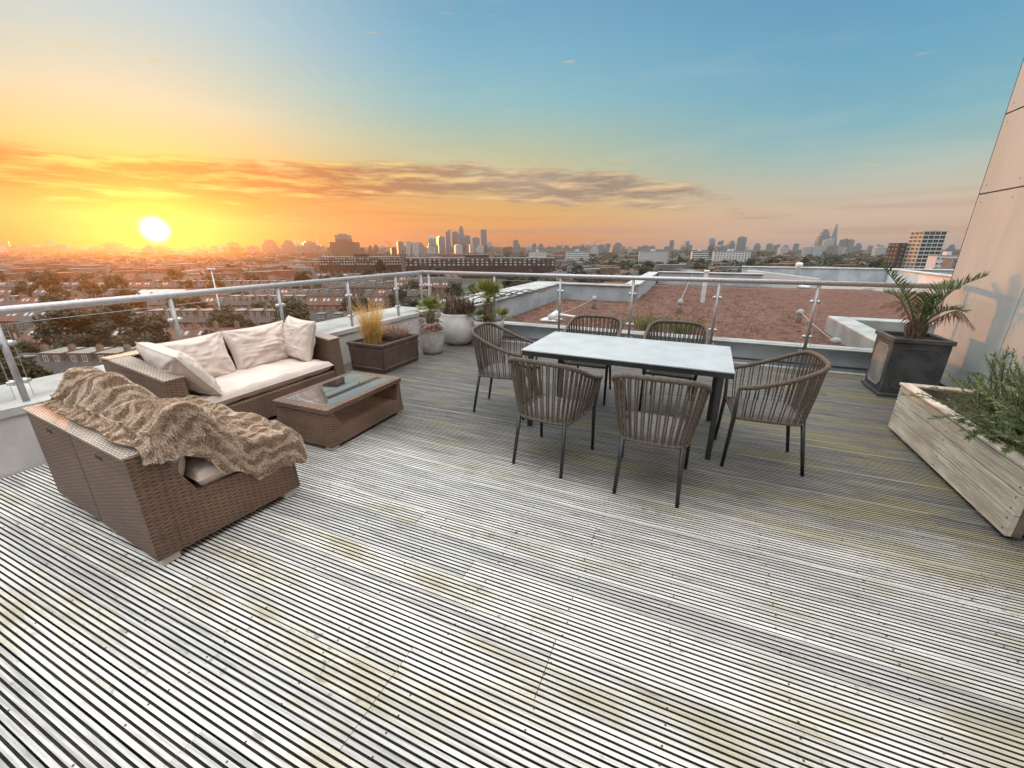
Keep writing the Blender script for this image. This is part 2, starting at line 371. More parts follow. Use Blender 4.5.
M['panel_fixing'] = mat('panel_fixing', (.30, .28, .25), rough=.4, metal=.3)
M['joint'] = mat('dark_joint', (.02, .02, .02))
M['sedum'] = mat('brown_sedum', (.085, .031, .019), (.20, .086, .054), scale=9.0, rough=.95, bump=1.0, bumpscale=24, lo=.36, hi=.66, detail=9)
M['gravel'] = mat('roof_gravel', (.20, .17, .15), (.34, .31, .28), scale=14, rough=.95, bump=.8, bumpscale=60)
M['rope'] = mat('taupe_rope', (.078, .060, .044), (.135, .106, .080), scale=60, rough=.85, bump=.4, bumpscale=240, island=.22)
M['black_metal'] = mat('black_powder_coat', (.018, .018, .02), (.03, .03, .032), rough=.4)
M['table_top'] = mat('pale_stone_table_top', (.45, .475, .48), (.53, .555, .56), scale=5, rough=.22, lo=.3, hi=.7, detail=8)
M['seat_grey'] = mat('grey_seat_fabric', (.10, .095, .09), (.15, .14, .13), scale=60, rough=.95, bump=.2, bumpscale=300)
M['rattan'] = mat_weave('brown_rattan', (.24, .14, .09), (.11, .062, .04), (.018, .010, .007))
M['rattan_light'] = mat_weave('pale_worn_rattan', (.52, .44, .36), (.34, .26, .20), (.07, .05, .038), bw=.04, bh=.012)
M['foot'] = mat('pale_foot', (.5, .46, .4), rough=.5)
M['cushion'] = mat('cream_cushion', (.58, .475, .41), (.65, .545, .48), scale=5, rough=.9, bump=.5, bumpscale=9, sheen=.15)
M['fur'] = mat_fur()
M['table_glass'] = mat_glass('table_glass', (.60, .58, .54), 3.2, rough=.03, dirt=.15)
M['planter_brown'] = mat('brown_planter', (.075, .045, .032), (.11, .07, .052), scale=6, rough=.55, bump=.2)
M['soil'] = mat('soil', (.025, .018, .013), (.06, .042, .03), scale=30, rough=1, bump=1, bumpscale=80)
M['pot_grey'] = mat('grey_terrazzo_pot', (.36, .34, .32), (.48, .46, .44), scale=10, rough=.75, bump=.2, bumpscale=60)
M['pot_white'] = mat('white_stone_pot', (.60, .57, .54), (.70, .67, .64), scale=6, rough=.7, bump=.2, bumpscale=50)
M['lead'] = mat('dark_lead_planter', (.045, .045, .048), (.085, .083, .082), scale=5, rough=.5, bump=.15)
M['lead_side'] = mat('paler_lead_panel', (.20, .18, .165), (.32, .29, .27), scale=4, rough=.5, bump=.1)
M['planter_wood'] = mat('pale_planter_boards', (.42, .34, .26), (.66, .58, .48), scale=2.2, rough=.75, bump=.5, bumpscale=6, stretch=(8, 1.0, 9), lo=.32, hi=.68, detail=8, island=.16)
M['planter_dark'] = mat('dark_planter_post', (.11, .085, .065), (.18, .14, .11), scale=9, rough=.8, bump=.3)
M['straw'] = mat_leaf('straw_grass', (.55, .34, .10), (.74, .52, .22), island=.3, trans=.4)
M['dry'] = mat_leaf('dry_brown_leaf', (.22, .13, .085), (.36, .22, .15), island=.35)
M['redbush'] = mat_leaf('russet_leaf', (.13, .085, .06), (.20, .14, .09), island=.4)
M['palm'] = mat_leaf('palm_leaf', (.06, .10, .028), (.135, .185, .06), island=.35)
M['palm_bright'] = mat_leaf('bright_palm_leaf', (.16, .19, .04), (.30, .29, .08), island=.35, trans=.35)
M['rosemary'] = mat_leaf('rosemary_leaf', (.125, .17, .06), (.25, .30, .13), island=.45)
M['trunk'] = mat('fibrous_trunk', (.10, .07, .045), (.22, .16, .11), scale=20, rough=.95, bump=1, bumpscale=50)
M['vent'] = mat('galvanised_vent', (.55, .55, .55), (.70, .70, .69), scale=10, rough=.35, metal=.6)
M['white_paint'] = mat('white_paint', (.72, .72, .70), (.8, .8, .79), scale=6, rough=.5)
M['dirty_white'] = mat('dirty_white_plastic', (.30, .29, .27), (.44, .43, .41), scale=12, rough=.5)
M['cable'] = mat('steel_cable', (.5, .48, .44), rough=.5, metal=.5)
# city
M['tarmac'] = mat('city_ground', (.05, .055, .04), (.10, .095, .075), scale=.02, rough=.95)
M['road'] = mat('asphalt', (.05, .05, .05), (.065, .063, .06), scale=.3, rough=.9)
M['brick'] = mat('london_brick', (.15, .085, .06), (.22, .14, .10), scale=.4, rough=.9)
M['brick2'] = mat('red_brick', (.22, .09, .06), (.30, .13, .09), scale=.4, rough=.9)
M['slate'] = mat('slate_roof', (.05, .042, .04), (.09, .072, .065), scale=.6, rough=.7)
M['tile'] = mat('clay_tile_roof', (.11, .048, .03), (.17, .08, .055), scale=.6, rough=.85)
M['win_frame'] = mat('white_window_frame', (.74, .74, .72), rough=.5)
M['win_dark'] = mat('dark_window_glass', (.03, .035, .04), (.06, .065, .07), scale=.5, rough=.08)
M['chimney'] = mat('chimney_brick', (.24, .15, .10), (.34, .23, .16), scale=1.0, rough=.9)
M['white_render'] = mat('white_rendered_block', (.62, .60, .57), (.72, .70, .67), scale=.1, rough=.8)
M['city_render'] = mat('grubby_city_render', (.16, .15, .14), (.26, .24, .22), scale=.1, rough=.9)
M['skylight'] = mat('pale_skylight', (.30, .31, .32), (.42, .43, .44), scale=.5, rough=.3)
M['tan_stone'] = mat('tan_facade', (.46, .34, .24), (.55, .43, .32), scale=.1, rough=.8)
M['dark_brick'] = mat('dark_brown_brick', (.055, .03, .022), (.085, .05, .036), scale=.1, rough=.9)
M['tree1'] = mat_leaf('tree_leaf', (.032, .042, .012), (.075, .08, .024), island=.45, scale=.3)
M['tree2'] = mat_leaf('dark_tree_leaf', (.02, .03, .012), (.05, .058, .02), island=.45, scale=.3)
M['bark'] = mat('bark', (.09, .065, .045), (.15, .11, .08), scale=3, rough=.95)
def mat_tower(name, wall, glass, bw, bh, frac=.22, rough=.45):
    m = bpy.data.materials.new(name); m.use_nodes = True; t = m.node_tree; N = NT(t); b = t.nodes['Principled BSDF']; b.inputs['Roughness'].default_value = rough
    tc = N.n('ShaderNodeTexCoord')
    br = N.n('ShaderNodeTexBrick', offset=0.0, i_Vector=tc.outputs['UV'], i_Color1=tuple(glass) + (1,), i_Color2=tuple(g * 1.6 for g in glass) + (1,), i_Mortar=tuple(wall) + (1,), i_Scale=1.0, i_Mortar_Size=bh * frac, i_Mortar_Smooth=.1, i_Brick_Width=bw, i_Row_Height=bh)
    t.links.new(br.outputs[0], b.inputs['Base Color'])
    return m
M['tw_grey'] = mat_tower('grey_tower_facade', (.30, .29, .29), (.07, .08, .09), 4.0, 3.4)
M['tw_blue'] = mat_tower('blue_glass_tower', (.24, .29, .34), (.09, .13, .17), 3.0, 3.6, .12, .25)
M['tw_tan'] = mat_tower('tan_tower_facade', (.40, .32, .26), (.08, .07, .07), 3.6, 3.2)
M['tw_white'] = mat_tower('pale_tower_facade', (.58, .56, .54), (.12, .13, .14), 4.2, 3.1, .25)
M['tw_brick'] = mat_tower('brick_tower_facade', (.20, .12, .09), (.05, .05, .05), 3.4, 3.0, .3)
M['crane'] = mat('crane_steel', (.35, .2, .12), rough=.6)

# ================================================================== TERRACE STRUCTURE
LX = -4.6; BY = 6.85; WX = 2.95; LTOP = 0.50; BTOP = 0.31
def build_deck():
    mb = MB(); rnd = random.Random(3)
    bw = 0.1405; gap = 0.0075; nr = 6; y = -2.6; row = 0
    joints = [-9.0, -2.9, -.92, -.36, -1.42, .9, 2.0]
    while y < BY - 0.12:
        w = bw - gap; pitch = bw / nr; gr = .0059
        prof = [(0.0, -.028), (0.0, -.0008)]
        for k in range(nr):
            a = k * pitch; e = a + pitch - gr
            prof += [(a + (.0015 if k else .002), 0.0), (e - .0015, 0.0)]
            if k < nr - 1: prof += [(e + gr * .16, -.0085), (e + gr * .84, -.0085)]
        prof += [(w + .0003, -.0008), (w, -.028)]
        j = rnd.choice([-.92, -1.42, -.36]) if row % 2 else rnd.choice([-3.4, 1.6, 2.2])
        j = {23: -.92, 24: -.92, 26: -.36, 27: -.36}.get(row, j)
        cuts = [LX + .01, j, WX + .4] if LX < j < WX else [LX + .01, WX + .4]
        for a, b in zip(cuts[:-1], cuts[1:]):
            dz = rnd.uniform(-.0012, .0012); dy = rnd.uniform(-.001, .001); tw = rnd.uniform(-.0008, .0008)
            a2, b2 = a + .0015, b - .0015
            vs = [(a2, y + dy + p, q + dz) for p, q in prof] + [(b2, y + dy + tw + p, q + dz + tw) for p, q in prof]
            n = len(prof)
            fs = [[i, i + n, i + 1 + n, i + 1] for i in range(n - 1)]
            mb.add(vs, fs + [list(range(n))[::-1], [i + n for i in range(n)]])
            for i in range(n - 1):
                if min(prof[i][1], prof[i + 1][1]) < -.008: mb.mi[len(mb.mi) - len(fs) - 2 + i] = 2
        # screws
        mb.mat(1); x = LX + .2
        while x < WX:
            for yy in (y + w * .22, y + w * .79):
                if rnd.random() < .8:
                    xx = x + rnd.uniform(-.012, .012); yc = yy + rnd.uniform(-.006, .006); r = .0042
                    mb.add([(xx + r * math.cos(i * 1.0472), yc + r * math.sin(i * 1.0472), .0018) for i in range(6)], [list(range(6))])
            x += .45
        mb.mat(0); y += bw; row += 1
    o = mb.build('deck', [M['deck'], M['screw'], M['groove_dark']]); tag(o, kind='structure')
    s = MB().box(LX - .05, WX + .6, -2.7, BY, -.2, -.03).build('deck_base', M['subfloor']); tag(s, kind='structure')
    s = MB().box(LX + .02, WX, BY - .11, BY - .05, -.028, .012, .004).build('deck_edge_strip', mat('bleached_batten', (.5, .48, .45), (.62, .6, .57), scale=5)); tag(s, kind='structure')
build_deck()

def wobble(mb, amt, sc_, seed=0.0):
    for i, p in enumerate(mb.v):
        n = mnoise.noise_vector(Vector((p[0] * sc_ + seed, p[1] * sc_, p[2] * sc_)))
        mb.v[i] = (p[0] + n.x * amt, p[1] + n.y * amt, p[2] + n.z * amt)
def subbox(mb, x0, x1, y0, y1, z0, z1, nx, ny):
    """box with a gridded top so that the surface can be uneven"""
    mb.grid(lambda a, b: (x0 + (x1 - x0) * a, y0 + (y1 - y0) * b, z1), nx, ny)
    mb.add([(x0, y0, z0), (x1, y0, z0), (x1, y1, z0), (x0, y1, z0), (x0, y0, z1), (x1, y0, z1), (x1, y1, z1), (x0, y1, z1)], [[0, 3, 2, 1], [0, 1, 5, 4], [1, 2, 6, 5], [2, 3, 7, 6], [3, 0, 4, 7]])

# left parapet
t = empty('parapet_wall', 'low rendered parapet wall with white capping along the left side of the deck', 'wall', (LX, 0, 0))
MB().box(-.78, 0, -4, BY - .003, -1.0, LTOP - .06).build('wall', M['render_wall'], t)
mb = MB(); subbox(mb, -.86, .025, -4, BY - .003, LTOP - .058, LTOP, 14, 90)
for i, p in enumerate(mb.v):
    if p[2] > LTOP - .01: mb.v[i] = (p[0], p[1], p[2] + .006 * mnoise.noise(Vector((p[0] * 2, p[1] * 1.6, 0))))
mb.build('capping', M['coping'], t)
# back parapet
t = empty('parapet_wall', 'low grey parapet wall behind the dining table at the edge of the deck', 'wall', (0, BY, 0))
MB().box(LX - .0, WX + .0, 0, .22, -1.0, BTOP - .03).build('wall', M['blue_wall'], t)
mb = MB(); mb.box(LX + .02, WX + .0, -.03, .25, BTOP - .028, BTOP, .006)
mb.build('capping', M['coping'], t)
# lower fascia lines on the back wall: gutter rail in the gap between wall and deck
o = MB().box(LX + .3, WX - .1, -.016, -.002, .05, .075, .003).build('gutter_rail', M['bracket'], t)

# ---------------------------------------------------------------- railings
RZ = 1.20
def knob_clamp(mb, x, y, z, ax, sg):
    d = Vector((1, 0, 0)) if ax == 'x' else Vector((0, 1, 0))
    for s in (sg,):
        c = Vector((x, y, z)) + d * s * .035
        mb.tube([c - d * s * .012, c + d * s * .03], .015, 10)
        mb.tube([c + Vector((0, 0, 0)) - (Vector((0, 1, 0)) if ax == 'x' else Vector((1, 0, 0))) * .018, c + (Vector((0, 1, 0)) if ax == 'x' else Vector((1, 0, 0))) * .018], .022, 10)
def railing(name, label, along, fixed, posts, span, zb, ends):
    """along = 'x' or 'y'"""
    t = empty(name, label, 'railing', (fixed, posts[0], 0) if along == 'y' else (posts[0], fixed, 0))
    ox, oy = t.location.x, t.location.y
    def pt(s, z, d=0.0): return (fixed + d - ox, s - oy, z) if along == 'y' else (s - ox, fixed + d - oy, z)
    mb = MB(); mb.smooth = True
    mb.tube([pt(span[0], RZ), pt(span[1], RZ)], .032, 16); mb.build('handrail', M['steel'], t)
    inn = .03 if along == 'y' else -.03
    for s in posts:
        mb = MB(); mb.smooth = True
        mb.tube([pt(s, zb), pt(s, RZ - .025)], .021, 12); p = mb.build('post', M['post'], t)
        b = MB(); x, y, z = pt(s, zb)
        if along == 'y': b.box(x - .02, x + .06, y - .06, y + .06, zb - .01, zb + .012, .004); b.box(x + .045, x + .06, y - .05, y + .05, zb - .16, zb - .01, .003)
        else: b.box(x - .06, x + .06, y - .03, y + .12, zb - .01, zb + .012, .004)
        b.build('bracket', M['bracket'], p)
        for zz in (zb + .22, RZ - .24):
            for sg in (-1, 1):
                c = MB(); c.smooth = True; knob_clamp(c, *pt(s, zz), 'y' if along == 'y' else 'x', sg); c.build('clamp', M['vent'], p)
    es = [span[0] - .3] + list(posts) + [span[1]] if ends else list(posts)
    for a, b in zip(es[:-1], es[1:]):
        if b - a < .4: continue
        g = MB(); a2, b2 = a + .05, b - .05
        q = [pt(a2, zb + .09, -inn * .15), pt(b2, zb + .09, -inn * .15), pt(b2, RZ - .10, -inn * .15), pt(a2, RZ - .10, -inn * .15)]
        g.quad(*q)
        gp = g.build('glass_panel', M['glass'], t)
        e = MB()
        for i in range(4): e.tube([q[i], q[(i + 1) % 4]], .003, 4, flat=.7)
        e.build('panel_edge', M['glass_edge'], gp)
    return t
tl = railing('railing', 'steel handrail with glass panels running along the left side above the sofa', 'y', -4.70, [-2.4, -1.15, .05, 1.26, 2.42, 3.60, 4.75, 5.86, 6.60], (-4, 6.68), LTOP - .06, False)
tb = railing('railing', 'steel handrail with glass panels behind the dining table', 'x', 6.65, [-4.56, -3.2, -2.0, -.84, .345, 1.52, 2.72], (-4.70, 2.9), .27, False)

# ---------------------------------------------------------------- facade of the penthouse on the right
t = empty('penthouse_facade', 'cream panel clad penthouse wall rising at the right edge of the deck', 'building', (WX, 7.0, 0))
MB().box(.012, 3.4, -9.6, -.02, -.6, 7.5).build('wall', M['joint'], t)
MB().box(-.006, .06, -.018, .002, -.4, 7.4).build('edge_trim', M['joint'], t)
ys = [0.0, -1.33, -2.55, -3.9, -5.2, -6.5, -7.8, -9.2]
zs = [.06, 2.23, 3.04, 4.4, 5.8, 7.2]
for a, b in zip(ys[:-1], ys[1:]):
    for c, d in zip(zs[:-1], zs[1:]):
        m = MB(); m.box(-.012, .010, b + .007, a - .007 - (.018 if a == 0 else 0), c + .007, d - .007, .002); m.mat(1)
        for yy in (b + .09, (a + b) / 2, a - .11):
            for zz in (c + .09, d - .09): m.tube([(-.0145, yy, zz), (-.011, yy, zz)], .009, 10)
        m.build('cladding_panel', [M['panel'], M['panel_fixing']], t)

# ================================================================== NEIGHBOURING ROOF
roof = MB()
def zro(x, y): return .05 + .035 * mnoise.noise(Vector((x * .5, y * .5, 1))) + .02 * mnoise.noise(Vector((x * 3, y * 3, 4)))
roof.grid(lambda a, b: (-3.9 + 17.9 * a, 7.07 + 13.4 * b, zro(-3.9 + 17.9 * a, 7.07 + 13.4 * b)), 110, 90)
tag(roof.build('sedum_roof', M['sedum']), kind='structure')
tag(MB().box(-4.75, 14, 7.07, 20.47, -28, -.06).box(2.2, 14, 20.475, 24.75, -28, -.02).build('roof_slab', M['gravel']), kind='structure')
def para(label, segs, top, col='blue_wall', w=.30, name='parapet_wall', cap='coping'):
    t = empty(name, label, 'wall', (segs[0][0], segs[0][2], 0)); ox, oy = segs[0][0], segs[0][2]
    for (x0, x1, y0, y1) in segs:
        MB().box(x0 - ox, x1 - ox, y0 - oy, y1 - oy, -.3, top - .05).build('wall', M[col], t)
        m = MB(); m.box(x0 - ox - .05, x1 - ox + .05, y0 - oy - .05, y1 - oy + .05, top - .048, top, .012); m.build('capping', M[cap], t)
    return t
para('white capped parapet down the left edge of the brown planted roof', [(-4.75, -3.95, 7.12, 13.35)], .56)
para('white capped parapet across the back of the planted roof, before the step', [(-3.88, -1.66, 13.05, 13.4)], .55)
para('white capped parapet running away from the step at the back of the planted roof', [(-1.90, -1.56, 13.46, 20.3)], .57)
para('long white capped parapet on the far side of the planted roof', [(-1.48, 2.6, 20.1, 20.4)], .60)
para('grey parapet of the second roof beyond the vent pipes', [(2.2, 13.9, 24.3, 24.7)], .72, 'blue_wall')
para('low pale parapet beside the tall tower at the right end of the roof', [(8.0, 8.3, 17, 24.2)], .72, 'white_paint')
# crumpled membrane on the parapet corner
cm = MB(); cm.smooth = True
cm.grid(lambda a, b: (-4.75 + .8 * a, 7.0 + 2.2 * b, .575 + .07 * abs(mnoise.noise(Vector((a * 4, b * 9, 2)))) + .035 * mnoise.noise(Vector((a * 12, b * 22, 5)))), 20, 50)
tag(cm.build('loose_membrane', M['coping']), 'crumpled white roofing membrane lying on the left parapet behind the palm pots', 'membrane')
mb = MB(); mb.smooth = True
for k in range(5):
    a = Vector((-4.3 + .12 * k, 7.3 + .35 * k, .60)); mb.tube(crom([a, a + Vector((.3, .25, .12)), a + Vector((.55, .6, .04)), a + Vector((.62, 1.0, .1))], 10), .011, 6)
tag(mb.build('dark_hose', M['bracket']), 'thin dark hose looped over the crumpled membrane on the parapet', 'hose')
# end of a low sloped wall
t = empty('sloped_upstand', 'white wedge shaped upstand at the end of the far roof parapet', 'wall', (2.1, 20.6, 0))
MB().add([(0, 0, 0), (2.6, 0, 0), (2.6, .35, 0), (0, .35, 0), (0, 0, .68), (.3, 0, .68), (2.6, 0, .42), (0, .35, .68), (.3, .35, .68), (2.6, .35, .42)], [[0, 1, 6, 5, 4], [3, 7, 8, 9, 2], [4, 5, 8, 7], [5, 6, 9, 8], [0, 4, 7, 3], [1, 2, 9, 6], [0, 3, 2, 1]]).build('wall', M['white_render'], t)
# roof light upstand on the right
t = empty('roof_upstand', 'white box shaped roof upstand between the planted roof and the palm planter', 'upstand', (2.5, 7.09, 0))
for x0, x1, y0, y1 in ((0, .34, 0, 2.75), (.345, 2.6, 2.42, 2.75), (2.3, 2.6, 0, 2.415)):
    MB().box(x0, x1, y0, y1, 0, .37, .012).build('kerb', M['coping'], t)
MB().box(.345, 2.295, 0.0, 2.415, 0, .08).build('inner_tray', M['gravel'], t)
# vents, anchors, pipes
def anchor(x, y, h, label):
    t = empty('roof_anchor', label, 'roof vent', (x, y, .04), 0, 'capped posts on the planted roof'); t.scale = (.72, .72, .95)
    m = MB(); m.smooth = True; m.lathe([(.085, 0), (.085, h * .62)], 14); m.build('post', M['vent'], t)
    m = MB(); m.smooth = True; m.lathe([(.09, h * .62), (.11, h * .66), (.11, h * .80), (.08, h * .93), (.03, h)], 16, capt=True); m.build('cap', M['dirty_white'], t)
    return t
anchor(-2.43, 11.35, .36, 'short capped post near the back parapet corner of the planted roof')
anchor(-.24, 11.31, .38, 'short capped post with a cable leading away over the middle of the planted roof')
anchor(2.24, 10.81, .33, 'short capped post whose cable runs to the white box upstand')
anchor(2.22, 8.0, .24, 'small capped post beside the near corner of the white box upstand')
m = MB(); m.smooth = True; m.tube([(-2.9, 8.9, .08), (-2.7, 8.95, .22)], .10, 10); m.tube([(-2.7, 8.95, .2), (-2.25, 9.05, .14)], .03, 8); m.box(-3.1, -2.7, 8.8, 9.15, .03, .09, .02)
tag(m.build('fallen_vent_cowl', M['white_paint']), 'white vent cowl tipped over on the planted roof behind the table', 'vent')
def cable(a, b, label, sag=.03):
    m = MB(); m.smooth = True
    m.tube([Vector(a).lerp(Vector(b), i / 8) - Vector((0, 0, sag * 4 * (i / 8) * (1 - i / 8))) for i in range(9)], .009, 5)
    tag(m.build('safety_cable', M['cable']), label, 'cable')
cable((2.24, 10.81, .30), (2.22, 8.0, .2), 'thin steel cable from the right capped post to the small post by the upstand')
cable((-.24, 11.31, .36), (-.1, 20.0, .5), 'thin steel cable leading from the middle capped post to the far parapet')
cable((-2.43, 11.35, .32), (-2.75, 8.95, .18), 'thin steel cable from the left capped post to the tipped cowl')
m = MB(); m.box(-.06, .06, -.06, .06, 0, .93, .01); m.box(-.075, .075, -.075, .075, .90, .97, .01)
tag(m.build('vent_pipe', M['white_paint'], loc=(.32, 13.7, .03)), 'square white vent pipe standing in the middle of the planted roof', 'pipe')
m = MB(); m.smooth = True; m.lathe([(.10, 0), (.10, .8), (.15, .81), (.15, .95), (.1, .99)], 14, capt=True)
tag(m.build('vent_pipe', M['white_paint'], loc=(4.4, 23.4, -.03)), 'round white vent pipe with a cap in front of the far grey parapet', 'pipe')
for x, y, lb in ((4.2, 20.6, 'small white roof outlet lying left on the far edge of the planted roof'), (6.6, 21.5, 'small white roof outlet before the far grey parapet near the tower')):
    m = MB(); m.smooth = True; m.lathe([(.22, 0), (.22, .08), (.12, .16), (.02, .17)], 12, capt=True)
    tag(m.build('roof_outlet', M['white_paint'], loc=(x, y, .04)), lb, 'roof outlet')

# grass growing on the roof
def blades(mb, n, base, spread, h0, h1, w, lean, rnd, seg=3, droop=.3):
    for _ in range(n):
        bx, by, bz = base; r = spread * math.sqrt(rnd.random()); a = rnd.uniform(0, 6.283)
        p = Vector((bx + r * math.cos(a), by + r * math.sin(a), bz)); h = rnd.uniform(h0, h1)
        la = a + rnd.uniform(-.8, .8); L = lean * rnd.uniform(.2, 1.0) * h
        side = Vector((-math.sin(la), math.cos(la), 0)); rot = rnd.uniform(0, 3.14); side = Vector((math.cos(rot), math.sin(rot), 0)); vs = []
        for i in range(seg + 1):
            t = i / seg; q = p + Vector((math.cos(la), math.sin(la), 0)) * L * t * t + Vector((0, 0, h * (t - droop * lean * t * t * t)))
            ww = w * (1 - t) ** .7 if i < seg else 0
            vs += [tuple(q - side * ww * .5), tuple(q + side * ww * .5)] if i < seg else [tuple(q)]
        fs = [[2 * i, 2 * i + 1, 2 * i + 3, 2 * i + 2] for i in range(seg - 1)] + [[2 * seg - 2, 2 * seg - 1, 2 * seg]]
        mb.add(vs, fs)
rg = random.Random(5)
m = MB()
for _ in range(40): blades(m, 26, (rg.uniform(-1.3, .3), rg.uniform(8.5, 9.8), .05), .12, .10, .30, .012, .6, rg)
tag(m.build('roof_grass', mat_leaf('roof_grass', (.13, .15, .04), (.26, .26, .09)), uv=False), kind='stuff')
m = MB()
for _ in range(1100):
    x, y = rg.uniform(-3.8, 2.4), rg.uniform(7.2, 19.5); blades(m, 9, (x, y, zro(x, y) - .01), .10, .03, .10, .012, .9, rg, 2)
tag(m.build('sedum_tufts', mat_leaf('sedum_tuft', (.16, .07, .045), (.30, .19, .12)), uv=False), kind='stuff')

# ================================================================== FURNITURE
def prism(mb, prof, ax, a, b):
    """extrude a 2-D outline: ax='y' takes (x,z) outlines from y=a to y=b; ax='x' takes (y,z)"""
    n = len(prof)
    if ax == 'y': v = [(p, a, q) for p, q in prof] + [(p, b, q) for p, q in prof]
    else: v = [(a, p, q) for p, q in prof] + [(b, p, q) for p, q in prof]
    return mb.add(v, [[i, (i + 1) % n, n + (i + 1) % n, n + i] for i in range(n)] + [list(range(n))[::-1], [n + i for i in range(n)]])
def pillow(w, h, t, seed, ex=.40, n=40, wr=.012, pinch=.07):
    """cushion lying in the xy plane, z thickness; soft seams and creases"""
    mb = MB(); mb.smooth = True
    for s in (1, -1):
        def fn(a, b):
            a = a * 2 - 1; b = b * 2 - 1
            x = w / 2 * a * (1 - pinch * (1 - b * b)); y = h / 2 * b * (1 - pinch * (1 - a * a))
            q = max(0.0, (1 - a * a) * (1 - b * b)) ** ex
            nz = mnoise.noise(Vector((x * 7 + seed, y * 7, s))) * wr * q * 1.6
            cr = 0.0
            r = math.hypot(1 - abs(a), 1 - abs(b)); th = math.atan2(1 - abs(b), 1 - abs(a))
            cr = math.sin(th * 11 + seed) * wr * .8 * math.exp(-r * 1.6) * min(1, r * 5)
            cr += wr * 1.5 * abs(mnoise.noise(Vector((a * 1.8 + seed, b * 6.0, 3.3)))) * q + wr * 1.0 * abs(mnoise.noise(Vector((a * 7.0 - b * 3 + seed, b * 2.5 + a * 2, 7.3)))) * q
            return (x, y, s * (t / 2 * q + (nz + cr) * (1 if q > .02 else 0)))
        mb.grid(fn, n, n)
        if s < 0:
            k = (n + 1) ** 2
            mb.f[-n * n:] = [f[::-1] for f in mb.f[-n * n:]]
    # piping
    e = []
    for i in range(n): e.append(mb.v[i * (n + 1)])
    for j in range(n): e.append(mb.v[n * (n + 1) + j])
    for i in range(n, 0, -1): e.append(mb.v[i * (n + 1) + n])
    for j in range(n, -1, -1): e.append(mb.v[j])
    mb.tube(e, .0045, 5, cap=False)
    return mb
def soft(o, w=.006):
    b = o.modifiers.new('soft_edge', 'BEVEL'); b.width = w; b.segments = 3; b.limit_method = 'ANGLE'; b.angle_limit = R(25); return o
def place(o, loc, rx=0, ry=0, rz=0):
    o.location = loc; o.rotation_euler = (rx, ry, rz); return o

# ---- sofa along the left wall
SX0, SX1, SY0, SY1 = -4.55, -3.66, 1.72, 3.50
t = empty('rattan_sofa', 'brown rattan sofa with cream cushions under the left glass railing', 'sofa', (SX0, (SY0 + SY1) / 2, 0))
D = SX1 - SX0; W2 = (SY1 - SY0) / 2
m = MB(); m.box(.06, D, -W2 + .145, W2 - .145, .05, .30, .012, 2); soft(m.build('base', M['rattan'], t))
m = MB(); prism(m, [(0, .05), (.10, .05), (.16, .30), (.12, .74), (-.0, .74)], 'y', -W2, W2); soft(m.build('backrest', M['rattan'], t))
for s in (-1, 1):
    m = MB(); y0, y1 = (-W2, -W2 + .14) if s < 0 else (W2 - .14, W2)
    prism(m, [(.162, .05), (D + .012, .05), (D - .03, .64), (.125, .735)], 'y', y0, y1)
    a = soft(m.build('armrest', M['rattan'], t))
    c = MB(); prism(c, [(.125, .737), (D - .03, .642), (D - .025, .656), (.125, .752)], 'y', y0 - .006, y1 + .006); c.build('woven_rim', M['rattan_light'], a)
m = MB(); m.box(-.012, .13, -W2 - .006, W2 + .006, .742, .757, .005); m.build('back_rim', M['rattan_light'], t)
for sx in (.08, D - .08):
    for sy in (-W2 + .08, W2 - .08):
        MB().box(sx - .035, sx + .035, sy - .035, sy + .035, 0, .05, .004).build('foot', M['foot'], t)
o = pillow(D - .17, 2 * W2 - .30, .15, 2.0, ex=.16, pinch=.01, wr=.010).build('seat_cushion', M['cushion'], t); place(o, (.16 + (D - .17) / 2, 0, .365))
for k, yy in enumerate((-.36, .36)):
    o = pillow(.72, .46, .21, 4.0 + 7 * k, wr=.020).build('back_cushion', M['cushion'], t); place(o, (.27, yy, .615), R(72), 0, R(90))
o = pillow(.50, .47, .20, 1.3, wr=.018).build('scatter_cushion', M['cushion']); place(o, (SX0 + .50, SY1 - .245, .655), R(74), R(3), R(-8))
tag(o, 'square cream cushion standing against the right arm of the rattan sofa', 'cushion')
o = pillow(.66, .50, .21, 9.3, wr=.018).build('scatter_cushion', M['cushion']); place(o, (SX0 + .56, SY0 + .27, .645), R(56), R(-4), R(174))
tag(o, 'slumped cream cushion leaning over the left arm of the rattan sofa', 'cushion')

